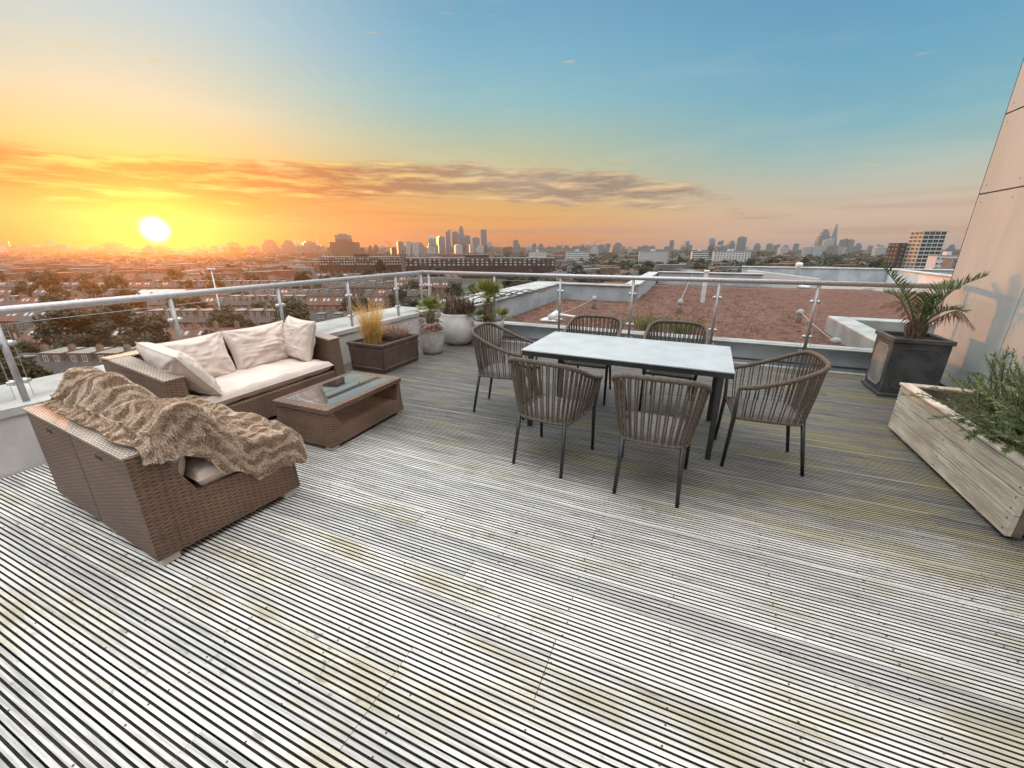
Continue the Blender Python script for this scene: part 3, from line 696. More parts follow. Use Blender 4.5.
# ---- two rattan seat modules in front, backs to the viewer
MR = R(-5.0); MO = Vector((-2.44, .885, 0))
def mloc(x, y, z=0): 
    return (MO.x + x * math.cos(MR) - y * math.sin(MR), MO.y + x * math.sin(MR) + y * math.cos(MR), z)
MW = .69; MD = .84
def make_module():
    t = empty('rattan_sofa_module', '', 'seat', (0, 0, 0), 0, 'rattan seat modules under the fur throw')
    m = MB(); prism(m, [(0, .05), (.12, .05), (.12, .658), (0, .658)], 'x', -MW, 0); b = m.build('backrest', M['rattan'], t)
    m = MB(); m.box(-MW - .004, .004, -.012, .135, .66, .678, .006, 2); m.build('woven_rim', M['rattan_light'], b)
    m = MB(); m.box(-MW * .5 - .045, -MW * .5 + .045, -.003, .02, .575, .60, .004); m.build('finger_slot', M['joint'], b)
    m = MB(); prism(m, [(.122, .05), (MD, .05), (MD - .015, .33), (.26, .345), (.122, .655)], 'x', -MW + .002, -.002); m.build('base', M['rattan'], t)
    for sx in (-MW + .06, -.06):
        for sy in (.06, MD - .07): MB().box(sx - .045, sx + .045, sy - .045, sy + .045, 0, .05, .004).build('foot', M['foot'], t)
    o = pillow(MW - .02, MD - .24, .14, 3.1, ex=.16, pinch=.01).build('seat_cushion', M['cushion'], t); place(o, (-MW / 2, .27 + (MD - .24) / 2, .395))
    o = pillow(MW - .10, .36, .14, 6.1).build('back_cushion', M['cushion'], t); place(o, (-MW / 2, .24, .56), R(74), 0, 0)
    return t
mod = make_module(); mod.location = MO; mod.rotation_euler = (0, 0, MR); mod['label'] = 'rattan seat module showing its woven back, nearer the middle of the deck'
dup(mod, mloc(-MW - .012, 0), MR, 'rattan seat module showing its woven back, against the left parapet')

# ---- faux fur throw
def build_throw():
    rnd = random.Random(11)
    prof = crom([(.02, .690), (.09, .705), (.17, .80), (.25, .87), (.34, .86), (.44, .72), (.53, .55), (.64, .50), (.78, .485), (.86, .47), (.90, .40), (.905, .24)], 60)
    prof = [(p.x, p.y) for p in [Vector((a[0], a[1], 0)) for a in prof]]
    NA, NB = 90, 60
    XL, XR = -1.34, .0
    def fn(a, b):
        i = min(int(b * 60), 59); f = b * 60 - i
        y = prof[i][0] * (1 - f) + prof[i + 1][0] * f; z = prof[i][1] * (1 - f) + prof[i + 1][1] * f
        zh = (.60 if y < .15 else .60 - (y - .15) * .85 if y < .36 else .40 if y < .42 else max(.235, .40 - (y - .42) * 1.1) - .012 * math.sin(y * 23)); hang = max(.05, min(z, .80) - zh)
        L = XR - XL + hang; s = a * L; x = XL + s
        zz = z
        if z > .5:                                   # the ridge over the back cushions: lumpy along x
            lump = .86 + .14 * math.sin(s * 4.6 + .5) + .10 * mnoise.noise(Vector((s * 3, y * 3, 1)))
            zz = .5 + (z - .5) * (lump if y > .12 else 1.0)
        if x > XR:
            d = x - XR
            x = XR + .022 + .02 * math.sin(b * 17) * min(1, d * 8); zz = zz - d * (1.0) + .0
            zz = max(zz, .16)
        elif x > XR - .05: x = x; zz -= .0
        fold = .030 * math.sin(s * 24 + 5 * mnoise.noise(Vector((s * 2, y * 5, 2)))) * (.4 + .6 * abs(mnoise.noise(Vector((s * 2.2, y * 4, 7)))))
        fold += .024 * mnoise.noise(Vector((s * 5, y * 6, 5))) + .006 * mnoise.noise(Vector((s * 13, y * 13, 9)))
        if y > .5: fold = .55 * fold + .009 * math.sin(y * 62 + 6 * mnoise.noise(Vector((s * 2.5, y * 2, 4))))
        hem = min(b / .06, 1.0)
        if z < .45: y += fold * .8
        else: zz += fold * hem + .012
        if y < .1: y += .025 + .03 * mnoise.noise(Vector((s * 4, 0, 3)))
        cl.append((s, b * 1.25)); return (x, y, zz)
    cl = []; mb = MB(); mb.smooth = True; mb.grid(fn, NA, NB); mb.cloth = []
    for q in cl: mb.cloth += [q[0], q[1], 0.0]
    base = list(mb.v); faces = list(mb.f); mb.col = [.25] * len(mb.v); mb.smooth = False
    # fur: short tapering strands leaning downhill and along the pile
    V = [Vector(p) for p in base]; tot = 0; cells = []
    for f in faces:
        a, b, c, d = (V[i] for i in f); n = (b - a).cross(d - a); ar = n.length; cells.append((a, b, c, d, n.normalized() if ar > 1e-9 else Vector((0, 0, 1)), ar, [cl[i] for i in f])); tot += ar
    NS = 120000
    for a, b, c, d, n, ar, cq in cells:
        k = ar / tot * NS; k = int(k) + (rnd.random() < k - int(k))
        if n.z < -.2 : n = -n
        for _ in range(k):
            u, v = rnd.random(), rnd.random()
            p = a.lerp(b, u).lerp(d.lerp(c, u), v)
            cn = mnoise.noise_vector(p * 9.0)
            dirn = (n * 1.0 + cn * 1.1 + Vector((.25, .35, -.35)) + Vector((rnd.uniform(-.4, .4), rnd.uniform(-.4, .4), rnd.uniform(-.2, .3)))).normalized()
            L = rnd.uniform(.008, .017); w = rnd.uniform(.0016, .0028)
            side = dirn.cross(Vector((rnd.uniform(-1, 1), rnd.uniform(-1, 1), rnd.uniform(-1, 1)))).normalized() * w * .5
            mid = p + dirn * L * .55; tip = p + dirn * L + Vector((0, 0, -.25 * L))
            o = len(mb.v); mb.v += [tuple(p - side), tuple(p + side), tuple(mid + side * .8), tuple(mid - side * .8), tuple(tip)]
            mb.f += [[o, o + 1, o + 2, o + 3], [o + 3, o + 2, o + 4]]; mb.mi += [0, 0]; mb.sm += [False, False]; mb.col += [0, 0, .55, .55, 1.0]; sc0 = cq[0][0] + (cq[1][0] - cq[0][0]) * u; sc1 = cq[0][1] + (cq[3][1] - cq[0][1]) * v; mb.cloth += [sc0, sc1, 0.0] * 5
    o = mb.build('fur_throw', M['fur'], uv=False); o.location = MO; o.rotation_euler = (0, 0, MR)
    tag(o, 'brown faux fur throw with cream tips draped over the two rattan seats', 'throw')
build_throw()

# ---- coffee table
t = empty('coffee_table', 'low rattan coffee table with an inset glass top in front of the sofa', 'coffee table', (-2.955, 2.75, 0), R(0.6))
hx, hy, H = .318, .49, .375
m = MB(); m.frustum((-hx, hx, -hy, hy), (-hx + .01, hx - .01, -hy + .005, hy - .005), .03, .155); m.build('base', M['rattan'], t)
m = MB(); prism(m, [(-hy + .006, .157), (-hy + .17, .157), (-hy + .07, H - .047), (-hy + .016, H - .047)], 'x', -hx + .012, hx - .012); m.build('end_support', M['rattan'], t)
m = MB(); prism(m, [(hy - .006, .157), (hy - .016, H - .047), (hy - .06, H - .047), (hy - .09, .157)], 'x', -hx + .012, hx - .012); m.build('end_support', M['rattan'], t)
m = MB()
for b in ((-hx, hx, -hy, -hy + .085), (-hx, hx, hy - .06, hy), (-hx, -hx + .06, -hy + .086, hy - .061), (hx - .06, hx, -hy + .086, hy - .061)): m.box(*b, H - .045, H, .004)
m.build('top_frame', M['rattan'], t)
m = MB(); m.box(-hx + .061, hx - .061, -hy + .087, hy - .062, H - .012, H - .003); m.build('glass_top', M['table_glass'], t)
for sx in (-hx + .05, hx - .05):
    for sy in (-hy + .05, hy - .05): MB().box(sx - .04, sx + .04, sy - .04, sy + .04, 0, .03, .003).build('foot', M['foot'], t)

# ---- dining table
t = empty('dining_table', 'rectangular dining table with a pale stone top and black legs', 'table', (-.488, 3.845, 0), R(-1.6))
hx, hy, H = .873, .468, .758
m = MB(); m.box(-hx, hx, -hy, hy, H - .013, H, .003, 2); m.build('tabletop', M['table_top'], t)
m = MB()
for b in ((-hx + .004, hx - .004, -hy + .004, -hy + .04), (-hx + .004, hx - .004, hy - .04, hy - .004), (-hx + .004, -hx + .04, -hy + .041, hy - .041), (hx - .04, hx - .004, -hy + .041, hy - .041)): m.box(*b, H - .055, H - .014, .002)
m.box(-.02, .02, -hy + .041, hy - .041, H - .045, H - .016)
m.build('frame', M['black_metal'], t)
for sx in (-1, 1):
    for sy in (-1, 1):
        m = MB(); x, y = sx * (hx - .085), sy * (hy - .032); m.box(x - .021, x + .021, y - .021, y + .021, 0, H - .056, .003); m.build('leg', M['black_metal'], t)

# ---- rope dining chairs
def make_chair():
    t = empty('rope_chair', '', 'chair', (0, 0, 0), 0, 'woven rope chairs around the dining table')
    half_t = [(.280, .27, .665), (.298, .12, .70), (.302, -.06, .765), (.278, -.21, .835), (.20, -.268, .865), (.07, -.285, .872)]
    half_b = [(.232, .255, .415), (.235, .12, .415), (.232, -.05, .412), (.215, -.17, .410), (.155, -.222, .408), (.06, -.236, .408)]
    top = crom(half_t + [(-x, y, z) for x, y, z in reversed(half_t)], 88)
    bot = crom(half_b + [(-x, y, z) for x, y, z in reversed(half_b)], 88)
    m = MB(); m.smooth = True; m.tube(top, .0175, 10); m.build('top_rail', M['rope'], t)
    m = MB(); m.smooth = True
    for i in range(2, 87):
        if i % 3 == 2: continue
        a, b = bot[i], top[i]; out = Vector((a.x + b.x, a.y + b.y, 0)).normalized()
        md = a.lerp(b, .5) + out * .006
        m.tube([a - Vector((0, 0, .008)), a.lerp(md, .5), md, md.lerp(b, .5), b], .0062, 5, cap=False, flat=.7)
    m.build('rope_weave', M['rope'], t)
    m = MB(); m.smooth = True; m.tube(bot + [bot[0]], .013, 8); m.build('seat_frame', M['rope'], t)
    m = MB(); m.smooth = True
    def seat(a, b):
        a = a * 2 - 1; b = b * 2 - 1
        w = .215 - .04 * max(0, -b) ** 2; q = max(0, (1 - abs(a) ** 5) * (1 - abs(b) ** 5)) ** .5
        return (w * a, .015 + .235 * b, .405 + .052 * q)
    m.grid(seat, 18, 18); m.box(-.20, .20, -.20, .24, .395, .406); m.build('seat_cushion', M['seat_grey'], t)
    for s in (-1, 1):
        m = MB(); m.smooth = True; m.tube([(s * .245, .285, 0), (s * .243, .262, .40), (s * .280, .268, .66)], [.0125, .0155, .011], 10); m.build('leg', M['black_metal'], t)
        m = MB(); m.smooth = True; m.tube([(s * .208, -.275, 0), (s * .19, -.205, .42)], [.0125, .0155], 10); m.build('leg', M['black_metal'], t)
    return t
ch = make_chair()
spots = [(-.90, 2.93, R(-8), 'rope chair on the near side of the table, the one towards the coffee table'),
         (-.12, 2.86, R(0), 'rope chair on the near side of the table, beside the right front leg'),
         (.655, 3.57, R(94), 'rope chair at the right end of the table, open side towards the table'),
         (-1.70, 3.76, R(-86), 'rope chair at the far left end of the table in front of the palm pot'),
         (-.98, 4.55, R(180), 'rope chair on the railing side of the table, the one towards the white pot'),
         (-.10, 4.52, R(178), 'rope chair on the railing side of the table in front of the roof grass')]
for i, (x, y, a, lb) in enumerate(spots):
    if i == 0: ch.location = (x, y, 0); ch.rotation_euler = (0, 0, a); ch['label'] = lb
    else: dup(ch, (x, y, 0), a, lb)

# ================================================================== PLANTERS AND PLANTS
# brown rectangular planter with ornamental grass
t = empty('planter', 'long dark brown planter box with raised panels between the sofa and the pots', 'planter', (-4.0, 4.62, 0))
m = MB(); x0, x1, y0, y1 = -.31, .31, -.42, .42
m.frustum((x0 + .03, x1 - .03, y0 + .03, y1 - .03), (x0 + .015, x1 - .015, y0 + .015, y1 - .015), .0, .36)
m.build('body', M['planter_brown'], t)
m = MB()
for b in ((x0, x1, y0, y0 + .045), (x0, x1, y1 - .045, y1), (x0, x0 + .045, y0 + .046, y1 - .046), (x1 - .045, x1, y0 + .046, y1 - .046)): m.box(*b, .362, .405, .006)
m.build('rim', M['planter_brown'], t)
m = MB()
for zz in (.045, .30): m.box(x1 - .03, x1 - .012, y0 + .03, y1 - .03, zz, zz + .03, .004); m.box(x0 + .03, x1 - .03, y0 + .014, y0 + .03, zz, zz + .03, .004)
for yy in (y0 + .03, y1 - .06): m.box(x1 - .03, x1 - .012, yy, yy + .03, .08, .297, .004)
for xx in (x0 + .035, x1 - .065): m.box(xx, xx + .03, y0 + .014, y0 + .03, .08, .297, .004)
m.build('panel_moulding', M['planter_brown'], t)
MB().box(x0 + .046, x1 - .046, y0 + .046, y1 - .046, .361, .375).build('soil', M['soil'], t)
rg = random.Random(21); m = MB()
blades(m, 420, (-4.03, 4.42, .37), .09, .40, .78, .006, .42, rg, 4, .4); blades(m, 240, (-4.03, 4.42, .37), .10, .35, .80, .004, .8, rg, 5, .5)
blades(m, 160, (-4.03, 4.42, .37), .12, .30, .6, .006, .9, rg, 4, .6)
tag(m.build('ornamental_grass', M['straw'], uv=False), 'tall golden ornamental grass growing in the brown planter', 'plant')
m = MB(); blades(m, 700, (-3.95, 4.78, .37), .19, .12, .34, .008, 1.0, rg, 3, .6)
for _ in range(26):
    a = rg.uniform(0, 6.28); b = Vector((-3.95 + .1 * math.cos(a), 4.8 + .12 * math.sin(a), .37)); q = b + Vector((rg.uniform(-.12, .12), rg.uniform(-.12, .12), rg.uniform(.12, .26))); m.tube([b, b.lerp(q, .5) + Vector((.01, 0, .02)), q], .003, 4)
tag(m.build('dry_plant', M['dry'], uv=False), 'dry pinkish brown plant at the far end of the brown planter', 'plant')

def pot(name, label, x, y, prof, mtl, soil_r, soil_z):
    t = empty(name, label, 'plant pot', (x, y, 0))
    m = MB(); m.smooth = True; m.lathe(prof, 40); m.build('bowl', mtl, t)
    m = MB(); m.lathe([(soil_r, soil_z - .01), (soil_r, soil_z)], 24, capt=True); m.build('soil', M['soil'], t)
    return t
pot('plant_pot', 'small grey round pot right beside the brown planter', -3.79, 5.50, [(.135, 0), (.165, .05), (.192, .18), (.20, .31), (.196, .37), (.203, .38), (.186, .382), (.176, .35), (.176, .27)], M['pot_grey'], .174, .33)
pot('plant_pot', 'big white bulging pot in the far corner of the deck', -3.76, 6.30, [(.20, 0), (.285, .08), (.342, .22), (.348, .33), (.32, .45), (.29, .53), (.296, .55), (.272, .55), (.262, .5), (.245, .4)], M['pot_white'], .233, .48)
pot('plant_pot', 'grey pot holding the small palm behind the end chair', -3.16, 6.32, [(.16, 0), (.205, .06), (.245, .2), (.262, .38), (.268, .45), (.246, .455), (.236, .42), (.236, .35)], M['pot_grey'], .234, .40)

def fan_leaf(mb, base, dirn, L, n, rnd, width=.02, spread=1.9, droop=.25):
    """fan palm leaf: stalk then a fan of blades"""
    dirn = dirn.normalized(); side = dirn.cross(Vector((0, 0, 1)))
    side = side.normalized() if side.length > .05 else Vector((1, 0, 0)); up = side.cross(dirn)
    hub = base + dirn * L * .45
    mb.tube([base, base.lerp(hub, .5), hub], [.005, .004, .003], 5)
    for k in range(n):
        a = (k / (n - 1) - .5) * spread; d = dirn * math.cos(a) + side * math.sin(a) + up * .12 * math.cos(a * 2)
        l = L * .62 * (1 - .25 * abs(a)) * rnd.uniform(.85, 1.1); s = d.cross(up).normalized() * width * .5
        p1 = hub + d * l * .45 - Vector((0, 0, droop * l * .12)); p2 = hub + d * l - Vector((0, 0, droop * l * rnd.uniform(.4, 1.0)))
        mb.add([tuple(hub), tuple(p1 - s), tuple(p1 + s), tuple(p2)], [[0, 1, 2], [1, 3, 2]])
def fan_palm(label, x, y, z0, zt, R_, L, leaves, bright, low, rnd, skirt):
    t = empty('palm', label, 'palm', (x, y, z0))
    m = MB(); m.smooth = False
    for q in range(14):
        f = q / 14; m.lathe([(R_ * (1.15 - .2 * f), 0), (R_ * (1.0 - .2 * f), (zt - z0) / 14)], 9, (0, 0, (zt - z0) * f))
    for _ in range(90):
        a = rnd.uniform(0, 6.28); zz = rnd.uniform(.0, zt - z0); b = Vector((R_ * .9 * math.cos(a), R_ * .9 * math.sin(a), zz)); m.tube([b, b + Vector((math.cos(a) * .03, math.sin(a) * .03, .05))], [.006, .002], 4)
    m.build('trunk', M['trunk'], t)
    m = MB()
    for k in range(leaves):
        a = k * 2.4 + rnd.uniform(-.3, .3); el = rnd.uniform(.25, 1.45)
        fan_leaf(m, Vector((0, 0, zt - z0)), Vector((math.cos(a) * math.cos(el), math.sin(a) * math.cos(el), math.sin(el))), L * rnd.uniform(.8, 1.1), 13, rnd)
    m.build('crown', bright, t)
    if low:
        m = MB()
        for (dx, dy) in low:
            for k in range(9):
                a = rnd.uniform(0, 6.28); el = rnd.uniform(.3, 1.3)
                fan_leaf(m, Vector((dx, dy, 0)), Vector((math.cos(a) * math.cos(el), math.sin(a) * math.cos(el), math.sin(el))), .36, 11, rnd, .018)
        m.build('side_shoot', M['palm_bright'], t)
    if skirt:
        m = MB()
        for k in range(skirt):
            a = rnd.uniform(0, 6.28); el = rnd.uniform(-.9, .5); zz = rnd.uniform(.05, (zt - z0) * .9)
            fan_leaf(m, Vector((0, 0, zz)), Vector((math.cos(a) * math.cos(el), math.sin(a) * math.cos(el), math.sin(el))), L * .75, 9, rnd, .018, 1.2, .8)
        m.build('dead_leaf_skirt', M['dry'], t)
    return t
rg = random.Random(31)
fan_palm('small yucca like palm with dead brown leaves in the small grey pot', -3.79, 5.50, .33, .64, .05, .32, 20, M['palm_bright'], None, rg, 44)
fan_palm('small fan palm with a fibrous trunk and side shoots behind the end chair', -3.16, 6.32, .40, .76, .075, .46, 24, M['palm_bright'], [(-.19, -.04), (.20, .03)], rg, 0)
# russet bush in the big pot
t = empty('bush', 'russet brown spiky bush growing in the big white pot', 'bush', (-3.76, 6.30, .48))
m = MB()
for k in range(16):
    a = rg.uniform(0, 6.28); q = Vector((rg.uniform(-.28, .28), rg.uniform(-.22, .22), rg.uniform(.15, .42))); m.tube([Vector((0, 0, 0)), q * .5 + Vector((0, 0, .05)), q], [.008, .005, .002], 4)
m.build('stems', M['trunk'], t)
m = MB()
for k in range(900):
    a = rg.uniform(0, 6.28); r = .30 * math.sqrt(rg.random()); b = (r * math.cos(a), r * math.sin(a) * .8, rg.uniform(0, .22) * (1.2 - r))
    blades(m, 1, b, .02, .12, .40 if rg.random() < .25 else .26, .016, rg.uniform(.4, 1.6), rg, 3, .5)
m.build('foliage', M['redbush'], t)

# dark square planter with the date palm
t = empty('planter', 'dark square lead style planter with moulded panels next to the penthouse wall', 'planter', (2.40, 6.08, 0))
a_, H = .27, .685
m = MB(); m.frustum((-a_ + .025, a_ - .025, -a_ + .025, a_ - .025), (-a_ + .02, a_ - .02, -a_ + .02, a_ - .02), .04, H - .05)
m.build('body', M['lead'], t)
m = MB()
for b in ((-a_, a_, -a_, -a_ + .05), (-a_, a_, a_ - .05, a_), (-a_, -a_ + .05, -a_ + .051, a_ - .051), (a_ - .05, a_, -a_ + .051, a_ - .051)): m.box(*b, H - .048, H, .006)
m.build('rim', M['lead'], t)
m = MB(); m.box(-a_, a_, -a_, a_, 0, .039, .006); m.build('plinth', M['lead'], t)
for face in range(2):
    m = MB(); mats = M['lead_side'] if face == 0 else M['lead']  # left face panel has a paler colour than the front one
    w = .18; pts = []
    for (sx, sz) in ((-1, -1), (1, -1), (1, 1), (-1, 1)):
        cx, cz = sx * w, .335 + sz * .235
        for q in ((0, .05 * -sz), (.05 * -sx, 0)) if sx * sz > 0 else ((.05 * -sx, 0), (0, .05 * -sz)):
            pts.append((cx + q[0], cz + q[1]))
    d = a_ - .021
    P3 = [(-d - .002, -p, q) for p, q in pts] if face == 0 else [(p, -d - .002, q) for p, q in pts]
    m.add(P3, [list(range(len(P3)))]); m.tube(P3 + [P3[0]], .008, 6)
    m.build('raised_panel', mats, t)
MB().box(-a_ + .051, a_ - .051, -a_ + .051, a_ - .051, H - .06, H - .045).build('soil', M['soil'], t)
def frond(mb, base, pts, nl, L, rnd, wid=.012, dead=False, vee=.5):
    c = crom([base + Vector(p) for p in pts], 40)
    mb.tube(c, [.011 * (1 - .8 * i / 40) for i in range(41)], 5)
    for k in range(nl):
        f = .22 + .78 * k / nl; i = min(int(f * 40), 39); p = c[i]; t_ = (c[i + 1] - c[i]).normalized()
        sd = t_.cross(Vector((0, 0, 1))); sd = sd.normalized() if sd.length > .1 else Vector((1, 0, 0)); up = sd.cross(t_)
        l = L * (math.sin(f * 2.6 + .35) * .8 + .25) * rnd.uniform(.8, 1.15)
        for s in (-1, 1):
            d = (sd * s * .75 + t_ * rnd.uniform(.5, .8) + up * vee * rnd.uniform(.3, 1)).normalized()
            if dead: d = (d + Vector((0, 0, -1.4))).normalized()
            w = t_ * wid * .5; mid = p + d * l * .5; tip = p + d * l - Vector((0, 0, l * .12))
            mb.add([tuple(p - w * .6), tuple(p + w * .6), tuple(mid + w), tuple(mid - w), tuple(tip)], [[0, 1, 2, 3], [3, 2, 4]])
t = empty('palm', 'date palm with arching fronds in the dark square planter by the wall', 'palm', (2.40, 6.08, H - .05))
rg = random.Random(41)
m = MB()
for k in range(60):
    a = k * 2.4; f = k / 60; b = Vector((math.cos(a) * .05 * (1.2 - f), math.sin(a) * .05 * (1.2 - f), .16 * f))
    m.tube([b, b + Vector((math.cos(a) * .025, math.sin(a) * .025, .06)), b + Vector((math.cos(a) * .05, math.sin(a) * .05, .13))], [.018, .012, .003], 5)
m.build('trunk', M['trunk'], t)
z0 = Vector((0, 0, .08))
for pts, dead, nl, L in (([(0, 0, 0), (-.12, -.02, .30), (-.30, -.04, .54), (-.55, -.06, .80)], 0, 54, .17), ([(0, 0, 0), (.08, -.05, .30), (.20, -.08, .52), (.38, -.14, .66)], 0, 54, .19),
                  ([(0, 0, 0), (.06, .08, .30), (.16, .16, .46), (.30, .22, .56)], 0, 40, .18), ([(0, 0, 0), (-.14, -.08, .22), (-.28, -.12, .36), (-.44, -.18, .30)], 1, 24, .13),
                  ([(0, 0, 0), (.12, -.08, .18), (.24, -.16, .28), (.36, -.28, .12)], 1, 26, .14), ([(0, 0, 0), (-.02, -.08, .24), (-.05, -.16, .40), (-.06, -.28, .44)], 0, 36, .16),
                  ([(0, 0, 0), (-.10, .1, .24), (-.18, .2, .38), (-.28, .30, .42)], 0, 36, .16),
                  ([(0, 0, 0), (.06, -.10, .20), (.14, -.22, .30), (.22, -.36, .30)], 0, 34, .14)):
    m = MB(); frond(m, z0, pts, nl, L, rg, .012, bool(dead), .9); m.build('dead_frond' if dead else 'frond', M['dry'] if dead else M['palm'], t)

# pale timber planter on the right
t = empty('planter', 'large pale weathered timber planter on the right side of the deck', 'planter', (1.875, 3.0, 0))
PW, PD, z0_, z1_ = .93, 1.70, .03, .445
nb = 3; bh = (z1_ - z0_) / nb
for k in range(nb):
    for (x0, x1, y0, y1) in ((0, .028, 0, PD), (PW - .028, PW, 0, PD)):
        m = MB(); ng = 6; pr = [(x0, z0_ + k * bh + .002)]
        zz0, zz1 = z0_ + k * bh + .003, z0_ + (k + 1) * bh - .005
        for g in range(ng):
            a, b = zz0 + (zz1 - zz0) * g / ng, zz0 + (zz1 - zz0) * (g + 1) / ng
            pr += [(x0, a + .001), (x0, b - .005)] + ([(x0 + .004, b - .004), (x0 + .004, b - .001)] if g < ng - 1 else [])
        pr += [(x1, zz1), (x1, zz0)]
        prism(m, pr, 'y', y0, y1); m.mat(1)
        if x0 == 0:
            for yy in (.035, PD * .5, PD - .035):
                for zz in (zz0 + .03, zz1 - .03): m.tube([(-.0015, yy, zz), (.002, yy, zz)], .0055, 8)
        m.build('side_board', [M['planter_wood'], M['screw']], t)
    for (y0, y1) in ((.045, .073), (PD - .073, PD - .045)):
        m = MB(); m.box(.03, PW - .03, y0, y1, z0_ + k * bh + .002, z0_ + (k + 1) * bh - .002, .003); m.build('end_board', M['planter_dark'], t)
for x0 in (.030, PW - .075):
    for y0 in (.002, PD - .044): MB().box(x0, x0 + .045, y0, y0 + .042, z0_, z1_ - .01, .003).build('corner_post', M['planter_dark'], t)
m = MB()
for b in ((-.012, .075, -.012, PD + .012), (PW - .075, PW + .012, -.012, PD + .012), (.076, PW - .076, -.012, .075), (.076, PW - .076, PD - .075, PD + .012)): m.box(*b, z1_, z1_ + .022, .004)
m.build('top_rail', M['planter_wood'], t)
MB().box(.03, PW - .03, .075, PD - .075, z1_ - .09, z1_ - .07).build('soil', M['soil'], t)
for y in (.25, PD - .3): MB().box(.03, PW - .03, y, y + .09, 0, z0_ - .001).build('bearer', M['planter_wood'], t)
# rosemary
t = empty('rosemary_bush', 'sprawling dark green rosemary bush spilling out of the timber planter', 'bush', (2.46, 3.95, .40))
rg = random.Random(51); mb = MB(); ms = MB()
for k in range(420):
    a = rg.uniform(0, 6.28); b = Vector((rg.uniform(-.46, .12), rg.uniform(-.85, -.05), 0)); el = rg.uniform(.15, 1.45); L = rg.uniform(.26, .60)
    if b.y > .1: L *= .9
    d = Vector((math.cos(a) * math.cos(el), math.sin(a) * math.cos(el), math.sin(el)))
    if b.x + d.x * L > .40: d.x *= .3
    q = b + d * L * .6 + Vector((0, 0, .06)); e = b + d * L + Vector((rg.uniform(-.06, .06), rg.uniform(-.06, .06), rg.uniform(-.02, .10)))
    c = crom([b, q, e], 12); ms.tube(c, [.005 * (1 - .07 * i) for i in range(13)], 4)
    for j in range(110):
        f = rg.uniform(.12, 1.0); i = min(int(f * 12), 11); p = c[i].lerp(c[i + 1], rg.random()); t_ = (c[i + 1] - c[i]).normalized()
        rv = Vector((rg.uniform(-1, 1), rg.uniform(-1, 1), rg.uniform(-1, 1))); rv = (rv - t_ * rv.dot(t_)).normalized(); dn = (rv + t_ * .75).normalized(); l = rg.uniform(.022, .042); s = dn.cross(t_).normalized() * .0034
        mb.add([tuple(p - s), tuple(p + s), tuple(p + dn * l * .6 + s), tuple(p + dn * l)], [[0, 1, 2, 3]])
ms.build('stems', M['trunk'], t, uv=False); mb.build('foliage', M['rosemary'], t, uv=False)

# ================================================================== THE CITY
GZ = -28.0
CR = Vector((math.cos(YAW), math.sin(YAW), 0)); CF = Vector((-math.sin(YAW), math.cos(YAW), 0))
def W(u, D, z=GZ): p = CR * ((u - 512) / 432.3 * D) + CF * D; p.z = z; return p
def ztop(v, D):
    q = (384 - v) / FPX
    return CAMH + D * (-math.sin(PITCH) + q * math.cos(PITCH)) / (math.cos(PITCH) + q * math.sin(PITCH))
ground = MB().grid(lambda a, b: (-2640 + 5530 * a, -690 + 3780 * b, GZ), 40, 40)
def mat_ground():
    m = bpy.data.materials.new('city_ground'); m.use_nodes = True; t = m.node_tree; N = NT(t); b = t.nodes['Principled BSDF']; b.inputs['Roughness'].default_value = .95
    tc = N.n('ShaderNodeTexCoord')
    n1 = N.n('ShaderNodeTexNoise', i_Vector=tc.outputs['Object'], i_Scale=.018, i_Detail=6.0); n2 = N.n('ShaderNodeTexNoise', i_Vector=tc.outputs['Object'], i_Scale=.15, i_Detail=5.0)
    c = N.mix(N.sstep(n2.outputs[0], .35, .65), (.03, .035, .018, 1), (.055, .05, .03, 1))
    c = N.mix(N.sstep(n1.outputs[0], .48, .56), c, (.07, .06, .052, 1))
    t.links.new(c, b.inputs['Base Color']); return m
tag(ground.build('ground', mat_ground()), kind='structure')
# streets
m = MB()
rows = [(78, -90, 400, 3), (104, -60, 430, -2), (136, -80, 470, 2), (176, -70, 470, -3), (212, -80, 440, 2), (256, -40, 480, 2), (300, 60, 470, 2), (345, 200, 460, 2)]
for D, u0, u1, ang in rows:
    a, b = W(u0, D - 10, GZ + .02), W(u1, D - 10, GZ + .02); d = (b - a).normalized(); n = Vector((-d.y, d.x, 0)) * 3.5
    a, b = a - d * 60, b + d * 60
    m.quad(a - n, b - n, b + n, a + n)
tag(m.build('street', M['road']), kind='structure')
m = MB(); zk = GZ + .14
for D, u0, u1, ang in rows:
    a, b = W(u0, D - 10), W(u1, D - 10); d = (b - a).normalized(); n = Vector((-d.y, d.x, 0)); a, b = a - d * 60, b + d * 60
    for s in (-1, 1):
        p = [a + n * s * 3.52, b + n * s * 3.52, b + n * s * 5.2, a + n * s * 5.2]
        lo = [(q.x, q.y, GZ + .01) for q in p]; hi = [(q.x, q.y, zk) for q in p]
        m.add(lo + hi, [[4, 5, 6, 7], [0, 1, 5, 4], [1, 2, 6, 5], [2, 3, 7, 6], [3, 0, 4, 7]])
tag(m.build('pavement', mat('paving', (.18, .17, .16), (.24, .23, .22), scale=.5, rough=.9)), kind='structure')

